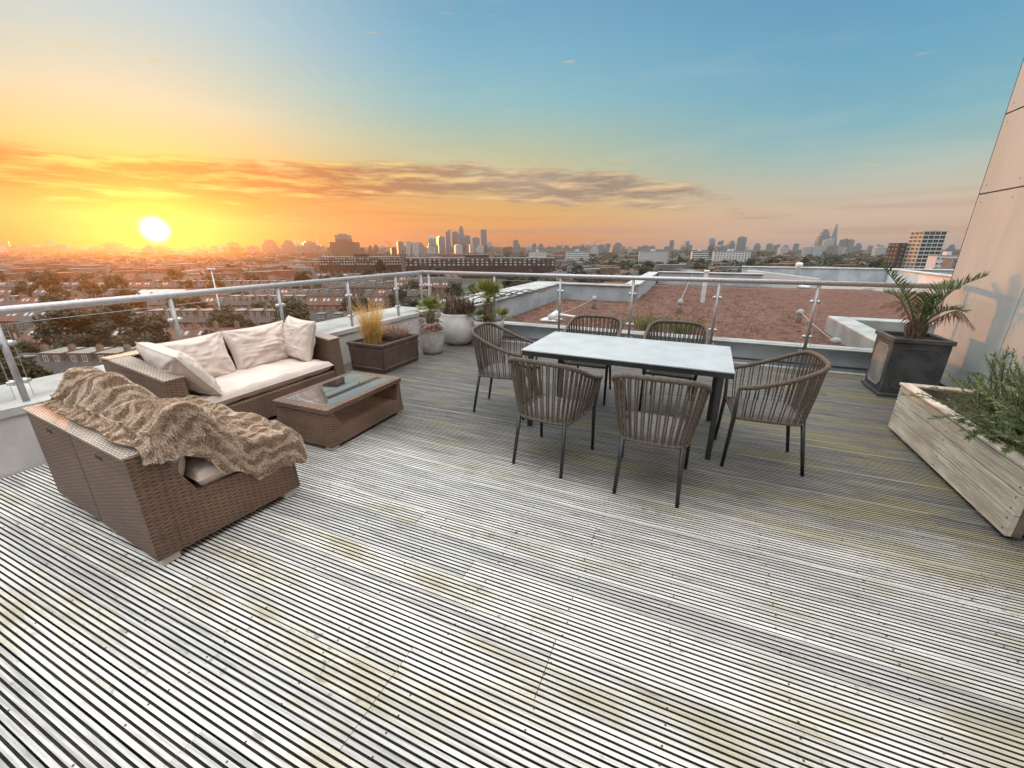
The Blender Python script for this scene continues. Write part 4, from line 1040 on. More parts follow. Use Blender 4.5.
WINDOWS = {}
def win_mesh(w, h, dark='win_dark'):
    k = (w, h, dark)
    if k not in WINDOWS:
        f = MB(); b = .05 * min(w, h) + .03
        for q in ((-w / 2, w / 2, 0, b), (-w / 2, w / 2, h - b, h), (-w / 2, -w / 2 + b, b, h - b), (w / 2 - b, w / 2, b, h - b), (-.03, .03, b, h - b)): f.box(q[0], q[1], -.06, .10, q[2], q[3])
        f.mat(1).box(-w / 2 + b, w / 2 - b, .02, .06, b, h - b)
        WINDOWS[k] = f.mesh('window', [M['win_frame'], M[dark]])
    return WINDOWS[k]
def part(name, me, parent, loc=(0, 0, 0), rz=0.0):
    o = bpy.data.objects.new(name, me); COL.objects.link(o); o.parent = parent; o.location = loc; o.rotation_euler = (0, 0, rz); return o
# ---- terraced houses
HW, HD, EA, RI = 5.6, 8.6, 6.1, 9.0
def house_proto(wallm, roofm, kind, rnd):
    t = empty('terraced_house', '', 'house', (0, 0, 0))
    m = MB(); m.add([(-HW / 2, 0, 0), (HW / 2, 0, 0), (HW / 2, HD, 0), (-HW / 2, HD, 0), (-HW / 2, 0, EA), (HW / 2, 0, EA), (HW / 2, HD, EA), (-HW / 2, HD, EA), (-HW / 2, HD / 2, RI - .12), (HW / 2, HD / 2, RI - .12)], [[0, 1, 5, 4], [1, 2, 6, 9, 5], [2, 3, 7, 6], [3, 0, 4, 8, 7]])
    m.build('wall', M[wallm], t)
    r = MB(); o = .25; th = .16
    for s in (0, 1):
        y0, y1 = (-o, HD / 2) if s == 0 else (HD + o, HD / 2)
        k = (RI - EA) / (HD / 2); ze = EA - o * k
        v = [(-HW / 2, y0, ze), (HW / 2 - .01, y0, ze), (HW / 2 - .01, y1, RI), (-HW / 2, y1, RI)]
        r.add(v + [(a, b, c + th) for a, b, c in v], [[0, 1, 2, 3], [4, 5, 6, 7], [0, 1, 5, 4], [1, 2, 6, 5], [3, 0, 4, 7]])
    ro = r.build('roof', M[roofm], t)
    c = MB(); c.box(HW / 2 - .62, HW / 2 - .02, HD / 2 - .55, HD / 2 + .55, RI - .6, RI + 1.5); c.box(HW / 2 - .66, HW / 2 + .02 - .02, HD / 2 - .6, HD / 2 + .6, RI + 1.5, RI + 1.62)
    for q in range(4): c.lathe([(.11, 0), (.09, .4)], 6, (HW / 2 - .32, HD / 2 - .4 + q * .27, RI + 1.62))
    c.build('chimney', M['chimney'], ro)
    k = (RI - EA) / (HD / 2)
    if kind == 0:      # white dormer
        d = MB(); d.box(-1.5, 1.1, 1.2, HD / 2 - .3, EA + .7, EA + 2.55); d.box(-1.62, 1.22, 1.05, HD / 2 - .2, EA + 2.55, EA + 2.7)
        dm = d.build('dormer', M['city_render'], t); 
        for xx in (-.9, .5): part('window', win_mesh(1.0, 1.25), dm, (xx, 1.19, EA + .95))
    elif kind == 1:    # roof lights
        for xx in (-1.2, .6):
            s_ = MB(); y = 1.9; z = EA + (y + .0) * k + th
            s_.add([(xx, y, z + .08), (xx + .9, y, z + .08), (xx + .9, y + 1.2, z + 1.2 * k + .08), (xx, y + 1.2, z + 1.2 * k + .08), (xx, y, z), (xx + .9, y, z), (xx + .9, y + 1.2, z + 1.2 * k), (xx, y + 1.2, z + 1.2 * k)], [[0, 1, 2, 3], [4, 5, 1, 0], [5, 6, 2, 1], [6, 7, 3, 2], [7, 4, 0, 3]])
            s_.build('skylight', M['skylight'], ro)
    else:              # flat roofed loft with a pale roof
        d = MB(); d.box(-2.5, 1.9, HD / 2 - 1.9, HD / 2 + 3.2, EA + 1.4, RI + .5); dm = d.build('loft', M[wallm], t)
        c = MB(); c.box(-2.6, 2.0, HD / 2 - 2.0, HD / 2 + 3.3, RI + .5, RI + .6); c.build('roof', M['gravel'], dm)
        for xx in (-1.4, .8): part('window', win_mesh(1.0, 1.25), dm, (xx, HD / 2 - 1.91, EA + 1.75))
    for xx, zz, w, h in ((-1.35, 3.6, 1.15, 1.6), (1.2, 3.6, 1.15, 1.6), (-1.2, .9, 1.9, 1.7)): part('window', win_mesh(w, h), t, (xx, -.02, zz))
    d = MB(); d.box(1.0, 1.95, -.05, .06, 0, 2.1); d.build('door', M['win_frame'], t)
    return t
rh = random.Random(61)
protos = [house_proto(w, r, k, rh) for w, r, k in (('brick', 'slate', 0), ('brick2', 'tile', 1), ('brick', 'slate', 2), ('city_render', 'slate', 1))]
HL = ['brick terraced house with a white dormer in its slate roof, below the left railing', 'red brick terraced house with white skylights in its tiled roof below the left railing', 'brick terraced house with a flat topped loft below the left railing', 'white terraced house with skylights in its slate roof below the left railing']
HG = ['houses with white dormers', 'houses with tiled roofs and skylights', 'houses with flat topped lofts', 'white houses with skylights']
used = [False] * 4
nh = 0
for D, u0, u1, ang in rows:
    a, b = W(u0, D), W(u1, D); L = (b - a).length; d = (b - a).normalized(); n = int(L / HW); rz = YAW
    k = 0; run = 0; pk = rh.choice([0, 1, 2])
    while k < n:
        if run == 0:
            run = rh.randint(5, 11); pk = rh.choice([0, 0, 1, 1, 2, 3])
            if rh.random() < .55: k += rh.randint(1, 3); a = a + CF * rh.uniform(-2.5, 2.5)
        p = a + d * (k * HW); pp = pk if rh.random() < .8 else rh.choice([0, 1, 2]); o = protos[pp]
        if not used[pp]:
            o.location = p; o.rotation_euler = (0, 0, rz); o['label'] = HL[pp]; o['group'] = HG[pp]; used[pp] = True
        else: dup(o, p, rz, HL[pp], HG[pp])
        nh += 1; k += 1; run -= 1
print('houses', nh)

# ---- trees
def leaf_cloud(mb, c, r, n, rnd, ls):
    cx, cy, cz = c
    for _ in range(n):
        v = Vector((rnd.gauss(0, 1), rnd.gauss(0, 1), rnd.gauss(0, 1))).normalized() * (rnd.random() ** .35)
        p = Vector((cx + v.x * r[0], cy + v.y * r[1], cz + v.z * r[2]))
        d1 = Vector((rnd.uniform(-1, 1), rnd.uniform(-1, 1), rnd.uniform(-.6, .6))).normalized(); d2 = d1.cross((v + Vector((rnd.uniform(-.6, .6), rnd.uniform(-.6, .6), rnd.uniform(-.2, .8)))).normalized())
        if d2.length < .05: continue
        d2.normalize(); s = ls * rnd.uniform(.6, 1.3)
        mb.add([tuple(p - d1 * s), tuple(p + d2 * s * .6), tuple(p + d1 * s), tuple(p - d2 * s * .6)], [[0, 1, 2, 3]])
def tree_proto(h, w, mtl, rnd, nl=2600, ls=.42):
    t = empty('tree', '', 'tree', (0, 0, 0))
    m = MB(); m.smooth = True; th = h * .35
    m.tube([(0, 0, 0), (.1, .05, th * .6), (0, .1, th), (.1, 0, h * .75)], [.32, .25, .2, .06], 8)
    for k in range(6):
        a = k * 1.05 + rnd.uniform(-.3, .3); e = Vector((math.cos(a) * w * .35, math.sin(a) * w * .35, h * rnd.uniform(.5, .75))); m.tube([(0, .1, th * .9), e * .5 + Vector((0, 0, th * .5)), e], [.15, .09, .03], 6)
    m.build('trunk', M['bark'], t, uv=False)
    m = MB(); nc = 15
    for k in range(nc):
        a = rnd.uniform(0, 6.28); f = rnd.random(); zz = h * (.36 + .55 * f); rr = w * .5 * math.sqrt(max(.05, 1 - ((f - .35) / .72) ** 2)) * rnd.uniform(.35, .85)
        s = w * rnd.uniform(.14, .24); leaf_cloud(m, (math.cos(a) * rr, math.sin(a) * rr, zz), (s, s, s * .8), nl // nc, rnd, ls)
    m.build('crown', M[mtl], t, uv=False)
    return t
rt = random.Random(71)
TP = [tree_proto(11, 9, 'tree1', rt), tree_proto(13, 10, 'tree2', rt), tree_proto(9, 8, 'tree1', rt, 2000, .38), tree_proto(15, 9, 'tree2', rt)]
TL = ['broad green street tree among the houses and blocks beyond the railings', 'tall dark green tree among the houses and blocks beyond the railings', 'small round green tree among the houses and blocks beyond the railings', 'tall narrow dark tree among the houses and blocks beyond the railings']
TGp = ['broad green trees in the city', 'tall dark trees in the city', 'small round trees in the city', 'narrow dark trees in the city']
tused = [False] * 4
def put_tree(p, k=None):
    k = rt.randrange(4) if k is None else k; s = rt.uniform(.8, 1.25); rz = rt.uniform(0, 6.28)
    if not tused[k]:
        o = TP[k]; o.location = p; o.rotation_euler = (0, 0, rz); o['label'] = TL[k]; o['group'] = TGp[k]; o.scale = (s, s, s * rt.uniform(.9, 1.1)); tused[k] = True
    else: dup(TP[k], p, rz, TL[k], TGp[k], (s, s, s * rt.uniform(.9, 1.1)))
for D, u0, u1, ang in rows:
    for _ in range(7): put_tree(W(rt.uniform(u0, u1), D - 6 + rt.uniform(-1, 1)), 2)
    for _ in range(7): put_tree(W(rt.uniform(u0, u1), D + 15 + rt.uniform(-3, 4)))
for _ in range(34): put_tree(W(rt.uniform(20, 320), rt.uniform(235, 330)))
for _ in range(14): put_tree(W(rt.uniform(420, 560), rt.uniform(150, 260)))
for _ in range(34): put_tree(W(rt.uniform(560, 790), rt.uniform(300, 520)), rt.choice([1, 3, 1]))
for _ in range(20): put_tree(W(rt.uniform(770, 960), rt.uniform(260, 500)), rt.choice([1, 3, 0]))
for u, D in ((683, 560), (688, 570), (692, 575), (728, 540), (735, 545), (650, 480), (660, 470), (612, 460), (625, 450), (632, 450)): put_tree(W(u, D), 1)

# ---- slabs and blocks with windows
def block(name, label, cat, u0, u1, vtop, D, depth, wallm, rows_, cols, ww, wh, group=None, rot=0.0, side=None, glow=False, roofm='gravel', base=GZ, winpart=True, maxw=100):
    """u0..u1: extent on the facing side; local x to the right, local y away from the viewer"""
    c = W((u0 + u1) / 2, D); wd = (u1 - u0) / 432.3 * D / max(.3, math.cos(rot)); h = ztop(vtop, D) - base; c.z = base
    t = empty(name, label, cat, c, YAW + rot, group)
    m = MB(); m.box(-wd / 2, wd / 2, 0, depth, 0, h); m.build('wall', M[wallm], t)
    m = MB(); m.box(-wd / 2 - .2, wd / 2 + .2, -.2, depth + .2, h + .002, h + .5); r = m.build('roof', M[roofm], t)
    m = MB(); m.box(-wd * .1, wd * .06, depth * .3, depth * .8, h + .5, h + 3.2); m.build('plant_room', M[wallm], r)
    if winpart:
        fh = h / rows_ ; n = 0
        for j in range(rows_ - 1, -1, -1):
            for i in range(cols):
                if n >= maxw: break
                part('window', win_mesh(ww, wh, 'win_lit' if glow and rh.random() < .7 else 'win_dark'), t, (-wd / 2 + wd * (i + .5) / cols, -.03, j * fh + fh * .28)); n += 1
    return t, wd, h
M['win_lit'] = mat('bright_window_glass', (.55, .55, .52), (.7, .68, .62), scale=.5, rough=.2)
block('apartment_block', 'long dark brick block with rows of pale windows, left of the slim stair tower', 'building', 318, 402, 257.5, 420, 14, 'dark_brick', 8, 32, 1.5, 1.1, 'long dark brick blocks', R(4), glow=True, maxw=96)
block('apartment_block', 'long dark brick block with rows of pale windows, right of the slim stair tower', 'building', 403, 556, 258.5, 415, 14, 'dark_brick', 8, 32, 2.2, 1.1, 'long dark brick blocks', R(2), glow=True, maxw=96)
block('stair_tower', 'slim brick stair tower between the two long dark brick blocks', 'building', 399.5, 404, 254, 411, 5, 'brick', 7, 1, 1.6, 1.8, None)
for u0, u1, v, D, lb in ((566, 589, 251.5, 640, 'short white slab block with many windows, the one nearest the dark brick block'), (641, 668, 251.5, 600, 'white slab block with many windows, left of the big dark tree'), (694, 709, 251.5, 640, 'small white slab block right of the big dark tree'), (717, 750, 251.5, 610, 'wide white slab block with many windows, rightmost of the white slabs')):
    t, wd, h = block('slab_block', lb, 'building', u0, u1, v, D, 12, 'white_render', 8, 12, 2.0, 1.5, 'white slab blocks', R(-12))
block('slab_block', 'far low white block above the dark brick block', 'building', 529, 546, 252, 760, 12, 'white_render', 6, 10, 2.0, 1.4, 'white slab blocks', R(-8))
# white roofed hall among the houses on the left
t = empty('hall', 'low hall with a long pale roof among the houses below the left railing', 'building', W(146, 186), YAW + R(8))
m = MB(); m.box(-9, 9, 0, 8, 0, 9.2); m.build('wall', M['brick2'], t)
m = MB(); m.frustum((-9.4, 9.4, -.6, 8.6), (-9.2, 9.2, 3.6, 4.6), 9.21, 11.2); m.build('roof', M['coping'], t)
for i in range(9): part('window', win_mesh(1.2, 1.4), t, (-8 + 2 * i, -.03, 6.6))

# ---- tower on the right
D = 380; t = empty('tower_block', 'tall tan and dark glass apartment tower at the right end of the skyline', 'building', W(920, D), YAW + R(-6))
h = ztop(231.5, D) - GZ; w1, w2 = 18, 14.5
m = MB(); m.box(0, w1, 0, w2, 0, h); m.build('wall', M['tan_stone'], t)
m = MB(); m.box(-.4, w1 + .4, -.4, w2 + .4, h + .002, h + .8); m.build('roof', M['white_render'], t)
fl = 13
for j in range(0, fl, 1):
    m = MB(); m.box(-.25, -.003, 0, w2, j * h / fl - .25, j * h / fl + .25); m.box(-.25, w1, -.5, -.003, j * h / fl - .25, j * h / fl + .25); m.build('floor_band', M['white_render'], t)
    for i in range(3): part('window', win_mesh(2.6, 2.0), t, (-.02, w2 - 2.4 - 4.8 * i, j * h / fl + .8), R(-90))
    for i in range(4): part('window', win_mesh(4.2, 2.9), t, (2.3 + 4.45 * i, -.03, j * h / fl + .3))
m = MB(); m.box(-6, 3, w2 + .01, w2 + 14, 0, h * .78); sw = m.build('side_wing', M['dark_brick'], t)
for j in range(9):
    for i in range(3): part('window', win_mesh(1.8, 1.9), sw, (-6.02, w2 + 12 - 4.2 * i, j * h * .78 / 9 + 1), R(-90))
    part('window', win_mesh(1.8, 1.9), sw, (-3, w2 - .02, j * h * .78 / 9 + 1))
for u0, u1, v, D, lb, wm in ((944, 966, 256, 330, 'low pale flats right of the tall tower, against the penthouse wall', 'white_render'), (962, 985, 259, 300, 'low grey flats half hidden by the penthouse wall', 'city_render')):
    block('flats', lb, 'building', u0, u1, v, D, 12, wm, 6, 7, 1.8, 1.5, None, R(-20))

# ---- skyline
def tower(label, u, vt, wpx, D, mtl, shape='box', group=None, name='tower_block'):
    w = wpx / 432.3 * D; h = ztop(vt, D) - GZ; rs = random.Random(int(u * 7 + D)); dp = w * rs.uniform(.8, 1.3)
    m = MB()
    if shape == 'box': m.box(-w / 2, w / 2, 0, dp, 0, h); m.box(-w * .3, w * .25, dp * .2, dp * .8, h, h + w * .12)
    elif shape == 'step': m.box(-w / 2, w / 2, 0, dp, 0, h * .72); m.box(-w * .32, w * .38, dp * .1, dp * .9, h * .72, h * .9); m.box(-w * .18, w * .22, dp * .2, dp * .8, h * .9, h)
    elif shape == 'spire': m.frustum((-w / 2, w / 2, 0, w), (-w * .06, w * .04, w * .45, w * .55), 0, h)
    elif shape == 'slant': m.add([(-w / 2, 0, 0), (w / 2, 0, 0), (w / 2, dp, 0), (-w / 2, dp, 0), (-w / 2, 0, h * .86), (w / 2, 0, h), (w / 2, dp, h), (-w / 2, dp, h * .86)], [[4, 5, 6, 7], [0, 1, 5, 4], [1, 2, 6, 5], [2, 3, 7, 6], [3, 0, 4, 7]])
    elif shape == 'round': m.smooth = True; m.lathe([(w * .5, 0), (w * .55, h * .5), (w * .48, h * .85), (w * .3, h * .96), (w * .05, h)], 20, (0, w / 2, 0), capt=True)
    elif shape == 'twin': m.box(-w / 2, -w * .08, 0, dp, 0, h); m.box(w * .05, w / 2, dp * .2, dp, 0, h * .93); m.box(-w * .08, w * .05, dp * .3, dp * .7, 0, h * .86)
    elif shape == 'chimney': m.smooth = True; m.lathe([(w * .5, 0), (w * .4, h)], 12, (0, w / 2, 0), capt=True)
    o = m.build(name, M[mtl]); o.location = W(u, D); o.rotation_euler = (0, 0, YAW + math.atan2(-(u - 512) / 432.3, 1) * .7 + rs.uniform(-.3, .3))
    tag(o, label, 'building', group)
    return o
sky = [
 (4, 241, 8, 2300, 'tw_grey', 'slant', 'stepped block on the horizon at the far left edge'),
 (51, 239, 7, 2400, 'tw_tan', 'slant', 'slanted block under a tall crane on the left horizon'),
 (63, 243, 8, 2500, 'tw_grey', 'slant', 'low slanted block right of the crane on the left horizon'),
 (112, 243, 10, 2300, 'tw_tan', 'box', 'squat block on the horizon left of the setting sun'),
 (148, 244.5, 9, 2100, 'tw_grey', 'step', 'small dark block on the horizon right beneath the setting sun'),
 (204, 240.5, 3, 2600, 'tw_grey', 'spire', 'thin spire on the horizon right of the setting sun'),
 (232, 243, 9, 2300, 'tw_tan', 'box', 'low pale block on the horizon left of the pair of towers'),
 (268, 239.5, 11, 1700, 'tw_tan', 'step', 'left one of a pair of tan towers on the left skyline'),
 (288, 240, 12, 1750, 'tw_tan', 'step', 'right one of a pair of tan towers beside thin chimneys'),
 (295.5, 240, 1.4, 2600, 'tw_white', 'chimney', 'thin pale chimney, left of two, on the left skyline'),
 (299, 239.5, 1.4, 2600, 'tw_white', 'chimney', 'thin pale chimney, right of two, on the left skyline'),
 (310, 241, 16, 1900, 'tw_tan', 'step', 'broad tan stepped block before the dark brick tower'),
 (318, 239.5, 1.5, 2500, 'tw_white', 'chimney', 'lone thin chimney left of the dark brick tower'),
 (342, 235, 12, 1300, 'tw_grey', 'box', 'grey tower rising behind the dark brown block'),
 (342, 242, 23, 1150, 'tw_brick', 'box', 'wide dark brown block in front of the grey tower'),
 (401, 242, 6, 1250, 'tw_tan', 'box', 'slim tan tower left of the striped tower'),
 (411, 241.5, 10, 1200, 'tw_white', 'twin', 'white and brown striped tower left of the glass cluster'),
 (419, 243, 6, 1350, 'tw_tan', 'box', 'small tan tower just right of the striped tower'),
 (431.5, 236, 7, 2200, 'tw_blue', 'round', 'rounded glass tower at the left end of the glass cluster'),
 (442, 237, 6.5, 2350, 'tw_blue', 'box', 'glass tower second from the left in the glass cluster'),
 (448.5, 229, 5, 2400, 'tw_blue', 'slant', 'tall slim glass tower left of the tallest of the cluster'),
 (455, 232, 5, 2450, 'tw_grey', 'box', 'grey slim tower between the two tallest of the cluster'),
 (461.5, 226, 6, 2400, 'tw_blue', 'step', 'tallest glass tower of the cluster above the railing corner'),
 (459, 245, 7, 1900, 'tw_white', 'box', 'short white block at the foot of the tallest tower'),
 (467.5, 236, 5.5, 2350, 'tw_blue', 'box', 'glass tower just right of the tallest of the cluster'),
 (476, 238, 7, 2300, 'tw_grey', 'box', 'broad grey tower between the tallest and the rightmost of the cluster'),
 (484, 230, 6, 2400, 'tw_blue', 'box', 'tall square glass tower at the right end of the cluster'),
 (489, 242, 5, 2300, 'tw_white', 'box', 'small pale tower at the right foot of the glass cluster'),
 (516, 240.5, 5, 2000, 'tw_grey', 'box', 'lone grey tower standing right of the glass cluster'),
 (534, 243, 4, 2300, 'tw_blue', 'slant', 'small blue tower left of its stepped neighbour on the middle skyline'),
 (541, 243.5, 6, 2300, 'tw_grey', 'step', 'small stepped grey tower on the middle skyline'),
 (562, 242.5, 1.6, 3200, 'tw_grey', 'spire', 'needle thin tower on the middle skyline'),
 (588, 243, 5, 3300, 'tw_grey', 'round', 'small rounded tower on the middle skyline above the white slab'),
 (608, 244, 5, 3200, 'tw_blue', 'box', 'small blue tower left of the stepped pair on the middle skyline'),
 (618, 242.5, 9, 3200, 'tw_blue', 'step', 'stepped blue block on the middle skyline'),
 (645, 246, 6, 3000, 'tw_grey', 'box', 'low grey block above the white slab block'),
 (671.5, 240.5, 4, 3000, 'tw_blue', 'box', 'slim blue tower above the white slab, the left one of two'),
 (687, 239.5, 4, 3000, 'tw_blue', 'round', 'slim blue tower with a rounded top above the big dark tree'),
 (711, 236.5, 6, 3000, 'tw_blue', 'round', 'bulging blue glass tower above the small white slab'),
 (720, 240, 5, 3100, 'tw_blue', 'slant', 'blue glass tower with a slanted roof above the wide white slab'),
 (732, 240.5, 6, 3200, 'tw_grey', 'step', 'grey stepped tower above the wide white slab'),
 (741, 237.5, 8, 2900, 'tw_blue', 'box', 'broad dark blue tower above the right end of the wide white slab'),
 (757, 243, 6, 3000, 'tw_blue', 'step', 'stepped blue tower right of the white slabs'),
 (769, 244, 5, 3100, 'tw_grey', 'box', 'grey block on the skyline left of the group of three'),
 (777, 244, 5, 3100, 'tw_blue', 'slant', 'slant roofed block midway between the slabs and the spire'),
 (786, 245, 6, 3100, 'tw_grey', 'step', 'low stepped block midway between the slabs and the spire'),
 (796, 244, 5, 3100, 'tw_blue', 'box', 'blue block on the skyline nearest the left of the pale towers'),
 (815, 238, 2.4, 3200, 'crane', 'chimney', 'thin reddish tower core left of the spire cluster'),
 (823, 229.5, 9, 3500, 'tw_blue', 'step', 'stepped glass tower just left of the tall spire'),
 (832, 223.5, 9, 3400, 'tw_blue', 'spire', 'tall pointed glass spire on the right skyline'),
 (828, 238, 8, 3200, 'tw_white', 'slant', 'pale slanted tower at the foot of the spire'),
 (842, 238, 6, 3400, 'tw_blue', 'slant', 'blue tower right beside the tall spire'),
 (850, 240, 6, 3400, 'tw_grey', 'box', 'grey tower second to the right of the spire'),
 (858, 243, 6, 3400, 'tw_blue', 'step', 'low stepped tower third to the right of the spire'),
 (809, 247, 8, 1300, 'tw_white', 'box', 'pale tower block below the spire cluster, leftmost of three'),
 (818.5, 246.5, 9, 1280, 'tw_white', 'box', 'pale tower block below the spire cluster, middle of three'),
 (831, 246.5, 7, 1400, 'tw_grey', 'box', 'grey tower block below the spire cluster, rightmost of three'),
 (883, 247.5, 10, 1000, 'tw_white', 'box', 'pale block on the skyline left of the tall tan tower'),
 (893, 248.5, 9, 950, 'tw_blue', 'box', 'blue grey block right against the tall tan tower'),
]
def far_lim(u): return 2480 / max(.84, (512 - u) / 432.3 * .918 + .3955) if u < 500 else 2350
def shrink(u, D): return min(D if D < 1000 else 1000 + (D - 1000) * .56, far_lim(u))
for u, v, w, D, mt, sh, lb in sky: tower(lb, u, v, w, shrink(u, D), mt, sh)
rs = random.Random(81)
for k in range(150):
    u = rs.uniform(-20, 965); D = rs.uniform(1300, 3600); v = rs.choice([246.3, 245.6, 246.8, 244.8, 247.2]) + rs.uniform(-.6, .6)
    if u < 260: v = max(v, 245.4); D = rs.uniform(1600, 3600)
    tower('small far off block on the hazy skyline between the named towers', u, v, rs.uniform(3, 9), shrink(u, D), rs.choice(['tw_grey', 'tw_blue', 'tw_tan', 'tw_white', 'tw_brick'] if u < 520 else ['tw_grey', 'tw_blue', 'tw_blue', 'tw_white']), rs.choice(['box', 'box', 'step', 'slant', 'twin']), 'far off blocks along the skyline')
# cranes
def crane(u, vt, D, jib, label, flip=1):
    h = ztop(vt, D) - GZ; m = MB(); w = .9
    for sx in (-w, w):
        for sy in (-w, w): m.tube([(sx, sy, 0), (sx, sy, h * .82)], .28, 4)
    for k in range(12): z = h * .82 * k / 12; m.tube([(-w, -w, z), (w, w, z + h * .82 / 12)], .2, 4)
    m.tube([(0, 0, h * .80), (flip * jib, 0, h)], .7, 4); m.tube([(0, 0, h * .80), (-flip * jib * .28, 0, h * .84)], .8, 4); m.tube([(0, 0, h * .82), (0, 0, h * .95), (flip * jib * .7, 0, h * .94)], .25, 4)
    o = m.build('crane', M['crane']); o.location = W(u, D); o.rotation_euler = (0, 0, YAW); tag(o, label, 'crane')
crane(48, 231, 1400, 25, 'tall luffing crane on the horizon left of the setting sun', -1)
crane(595, 240, 1800, 28, 'luffing crane on the middle skyline above the white slab block')
crane(390, 240.5, 1700, 22, 'luffing crane behind the long dark brick blocks', -1)
# floodlight mast
t = empty('lamp_mast', 'tall thin pale lamp mast rising from the houses below the sun', 'lamp', W(206, 118))
h = ztop(270, 118) - GZ; m = MB(); m.smooth = True; m.tube([(0, 0, 0), (0, 0, h)], [.28, .13], 8); m.build('pole', M['white_paint'], t)
m = MB(); m.box(-1.6, 1.6, -.25, .25, h, h + .5, .08); m.build('lamp_head', M['white_paint'], t)
# cars parked along the streets
def car_proto(c):
    t = empty('parked_car', '', 'car', (0, 0, 0)); bm_ = mat('car_paint', c, rough=.25)
    prof = [(-2.1, .35), (-2.1, .75), (-1.9, .9), (-1.2, .95), (-.6, 1.42), (.7, 1.45), (1.4, .98), (2.05, .9), (2.15, .6), (2.1, .35)]
    m = MB(); prism(m, prof, 'y', -.85, .85); m.build('body', bm_, t)
    m = MB(); prism(m, [(-1.05, .97), (-.58, 1.36), (.66, 1.38), (1.22, 1.0)], 'y', -.86, .86); m.build('windows', M['win_dark'], t)
    for sx in (-1.35, 1.35):
        for sy in (-.80, .80):
            m = MB(); m.smooth = True; m.tube([(sx, sy - .1, .32), (sx, sy + .1, .32)], .32, 14); m.build('wheel', M['joint'], t)
    return t
CP = [car_proto(c) for c in ((.6, .6, .6), (.05, .05, .06), (.25, .03, .03), (.08, .12, .22))]
CN = ['white', 'black', 'red', 'blue']; cu = [False] * 4
for D, u0, u1, ang in rows[:4]:
    for _ in range(11):
        k = rs.randrange(4); p = W(rs.uniform(max(u0, 0), u1), D - 10 + rs.choice([-2.3, 2.3])); p.z = GZ + .03; lb = CN[k] + ' car parked along the street between the terraced houses'
        if not cu[k]: CP[k].location = p; CP[k].rotation_euler = (0, 0, YAW); CP[k]['label'] = lb; CP[k]['group'] = CN[k] + ' parked cars'; cu[k] = True
        else: dup(CP[k], p, YAW, lb, CN[k] + ' parked cars')

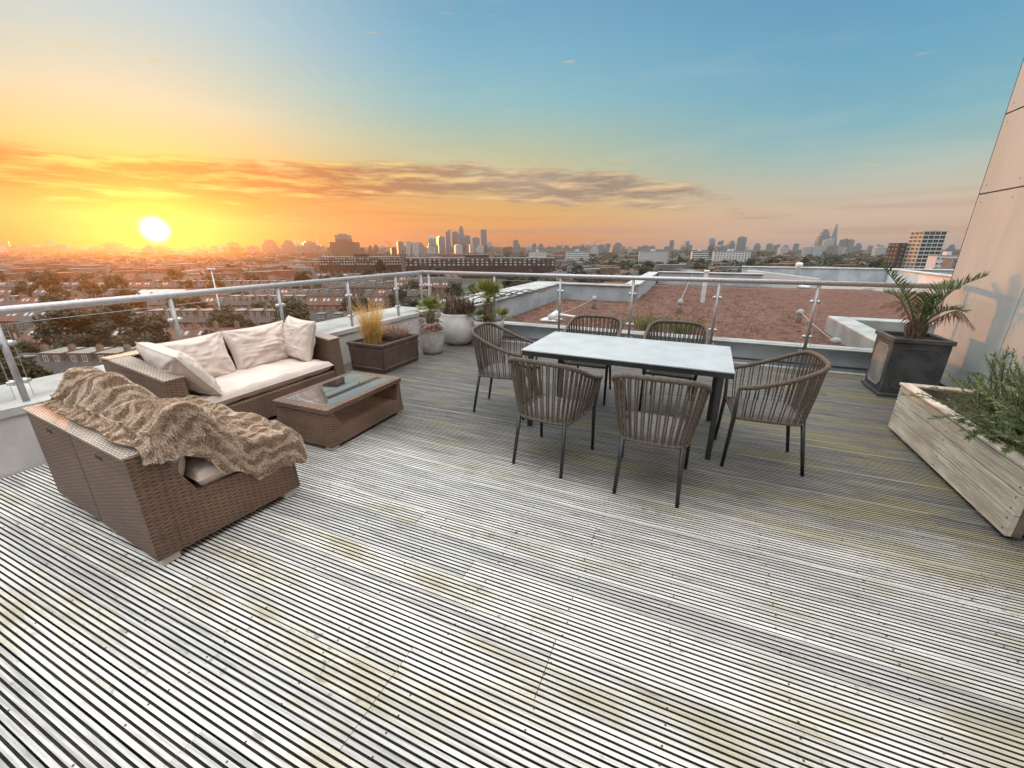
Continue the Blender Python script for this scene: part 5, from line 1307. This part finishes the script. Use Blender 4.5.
# ---- masses nobody could count
rw = random.Random(91)
m = MB()
for k in range(3600):
    q = rw.random(); D = 300 / (1 - q * .87); u = rw.uniform(-40, 990)
    if D > far_lim(u) - 60: continue
    dens = mnoise.noise(Vector((u * .012, math.log(D) * 2.2, 3)))
    if dens < (-.12 if u < 570 else -.5): continue
    if D < 460 and 300 < u < 560: continue
    p = W(u, D); s = rw.uniform(3.5, 7.5) * (1 + D / 2500); hh = rw.uniform(5, 9) * (1 + D / 6000)
    for j in range(3 if u < 570 else 4): leaf_cloud(m, (p.x + rw.uniform(-s, s), p.y + rw.uniform(-s, s), GZ + hh * rw.uniform(.6, 1.1)), (s * .7, s * .7, hh * .5), 22 if D < 900 else 12, rw, .9 + D / 900)
tag(m.build('woodland', M['tree2'], uv=False), kind='stuff')
m = MB()
for k in range(2600):
    q = rw.random(); D = 290 / (1 - q * .87); u = rw.uniform(-40, 990)
    if D > far_lim(u) - 60: continue
    if D < 460 and 300 < u < 560: continue
    if u > 570 and rw.random() < .62: continue
    p = W(u, D); L = rw.uniform(6, 26) * (1 + D / 2500); dp = rw.uniform(7, 10) * (1 + D / 4000); e = rw.uniform(5.5, 8.5) * (1 + D / 9000); r = e + rw.uniform(1.5, 3.2); Mx = Matrix.Translation(p) @ Matrix.Rotation(YAW + rw.choice([0, .25, -.3, .6, 1.5]), 4, 'Z')
    wi = rw.choice([0, 0, 1, 2]); m.mat(wi)
    if rw.random() < .25: m.box(-L / 2, L / 2, 0, dp, 0, r + rw.uniform(0, 4), M=Mx); continue
    m.add([(-L / 2, 0, 0), (L / 2, 0, 0), (L / 2, dp, 0), (-L / 2, dp, 0), (-L / 2, 0, e), (L / 2, 0, e), (L / 2, dp, e), (-L / 2, dp, e), (-L / 2, dp / 2, r), (L / 2, dp / 2, r)], [[0, 1, 5, 4], [1, 2, 6, 9, 5], [2, 3, 7, 6], [3, 0, 4, 8, 7]], Mx)
    m.mat(rw.choice([3, 3, 4])); m.add([(-L / 2, -.2, e), (L / 2, -.2, e), (L / 2, dp / 2, r + .1), (-L / 2, dp / 2, r + .1), (L / 2, dp + .2, e), (-L / 2, dp + .2, e)], [[0, 1, 2, 3], [3, 2, 4, 5]], Mx)
tag(m.build('distant_rooftops', [M['brick'], M['city_render'], M['brick2'], M['slate'], M['tile']], uv=False), kind='stuff')

# ---- low wooded hills on the horizon
m = MB(); n_h = 160
def hill_pt(a, b):
    u = -160 + 1200 * a; D = far_lim(u) - 150 + 190 * b; p = W(u, D)
    hh = (29 + 5 * mnoise.noise(Vector((a * 9, 0, 2))) + 2.5 * mnoise.noise(Vector((a * 40, b * 3, 5)))) * (1 - 14 / 29 * max(0.0, min(1.0, (u - 500) / 200)))
    p.z = GZ - .5 + hh * (math.sin(min(b, .72) / .72 * math.pi / 2) ** 1.5); return tuple(p)
m.smooth = True; m.grid(hill_pt, n_h, 10)
tag(m.build('hills', mat('wooded_hills', (.02, .028, .012), (.06, .055, .035), scale=.02, rough=1), uv=False), kind='structure')

# ---- the air
hm = bpy.data.materials.new('evening_haze'); hm.use_nodes = True; t = hm.node_tree; t.nodes.clear(); N = NT(t)
o_ = N.n('ShaderNodeOutputMaterial'); pv = N.n('ShaderNodeVolumePrincipled', i_Color=(.98, .85, .70, 1), i_Density=HAZE_DENSITY, i_Anisotropy=0.80)
t.links.new(pv.outputs[0], o_.inputs['Volume'])
hz = MB().box(-2650, 2900, -700, 3100, GZ - 1.0, 150).build('haze', hm, uv=False); tag(hz, kind='stuff')
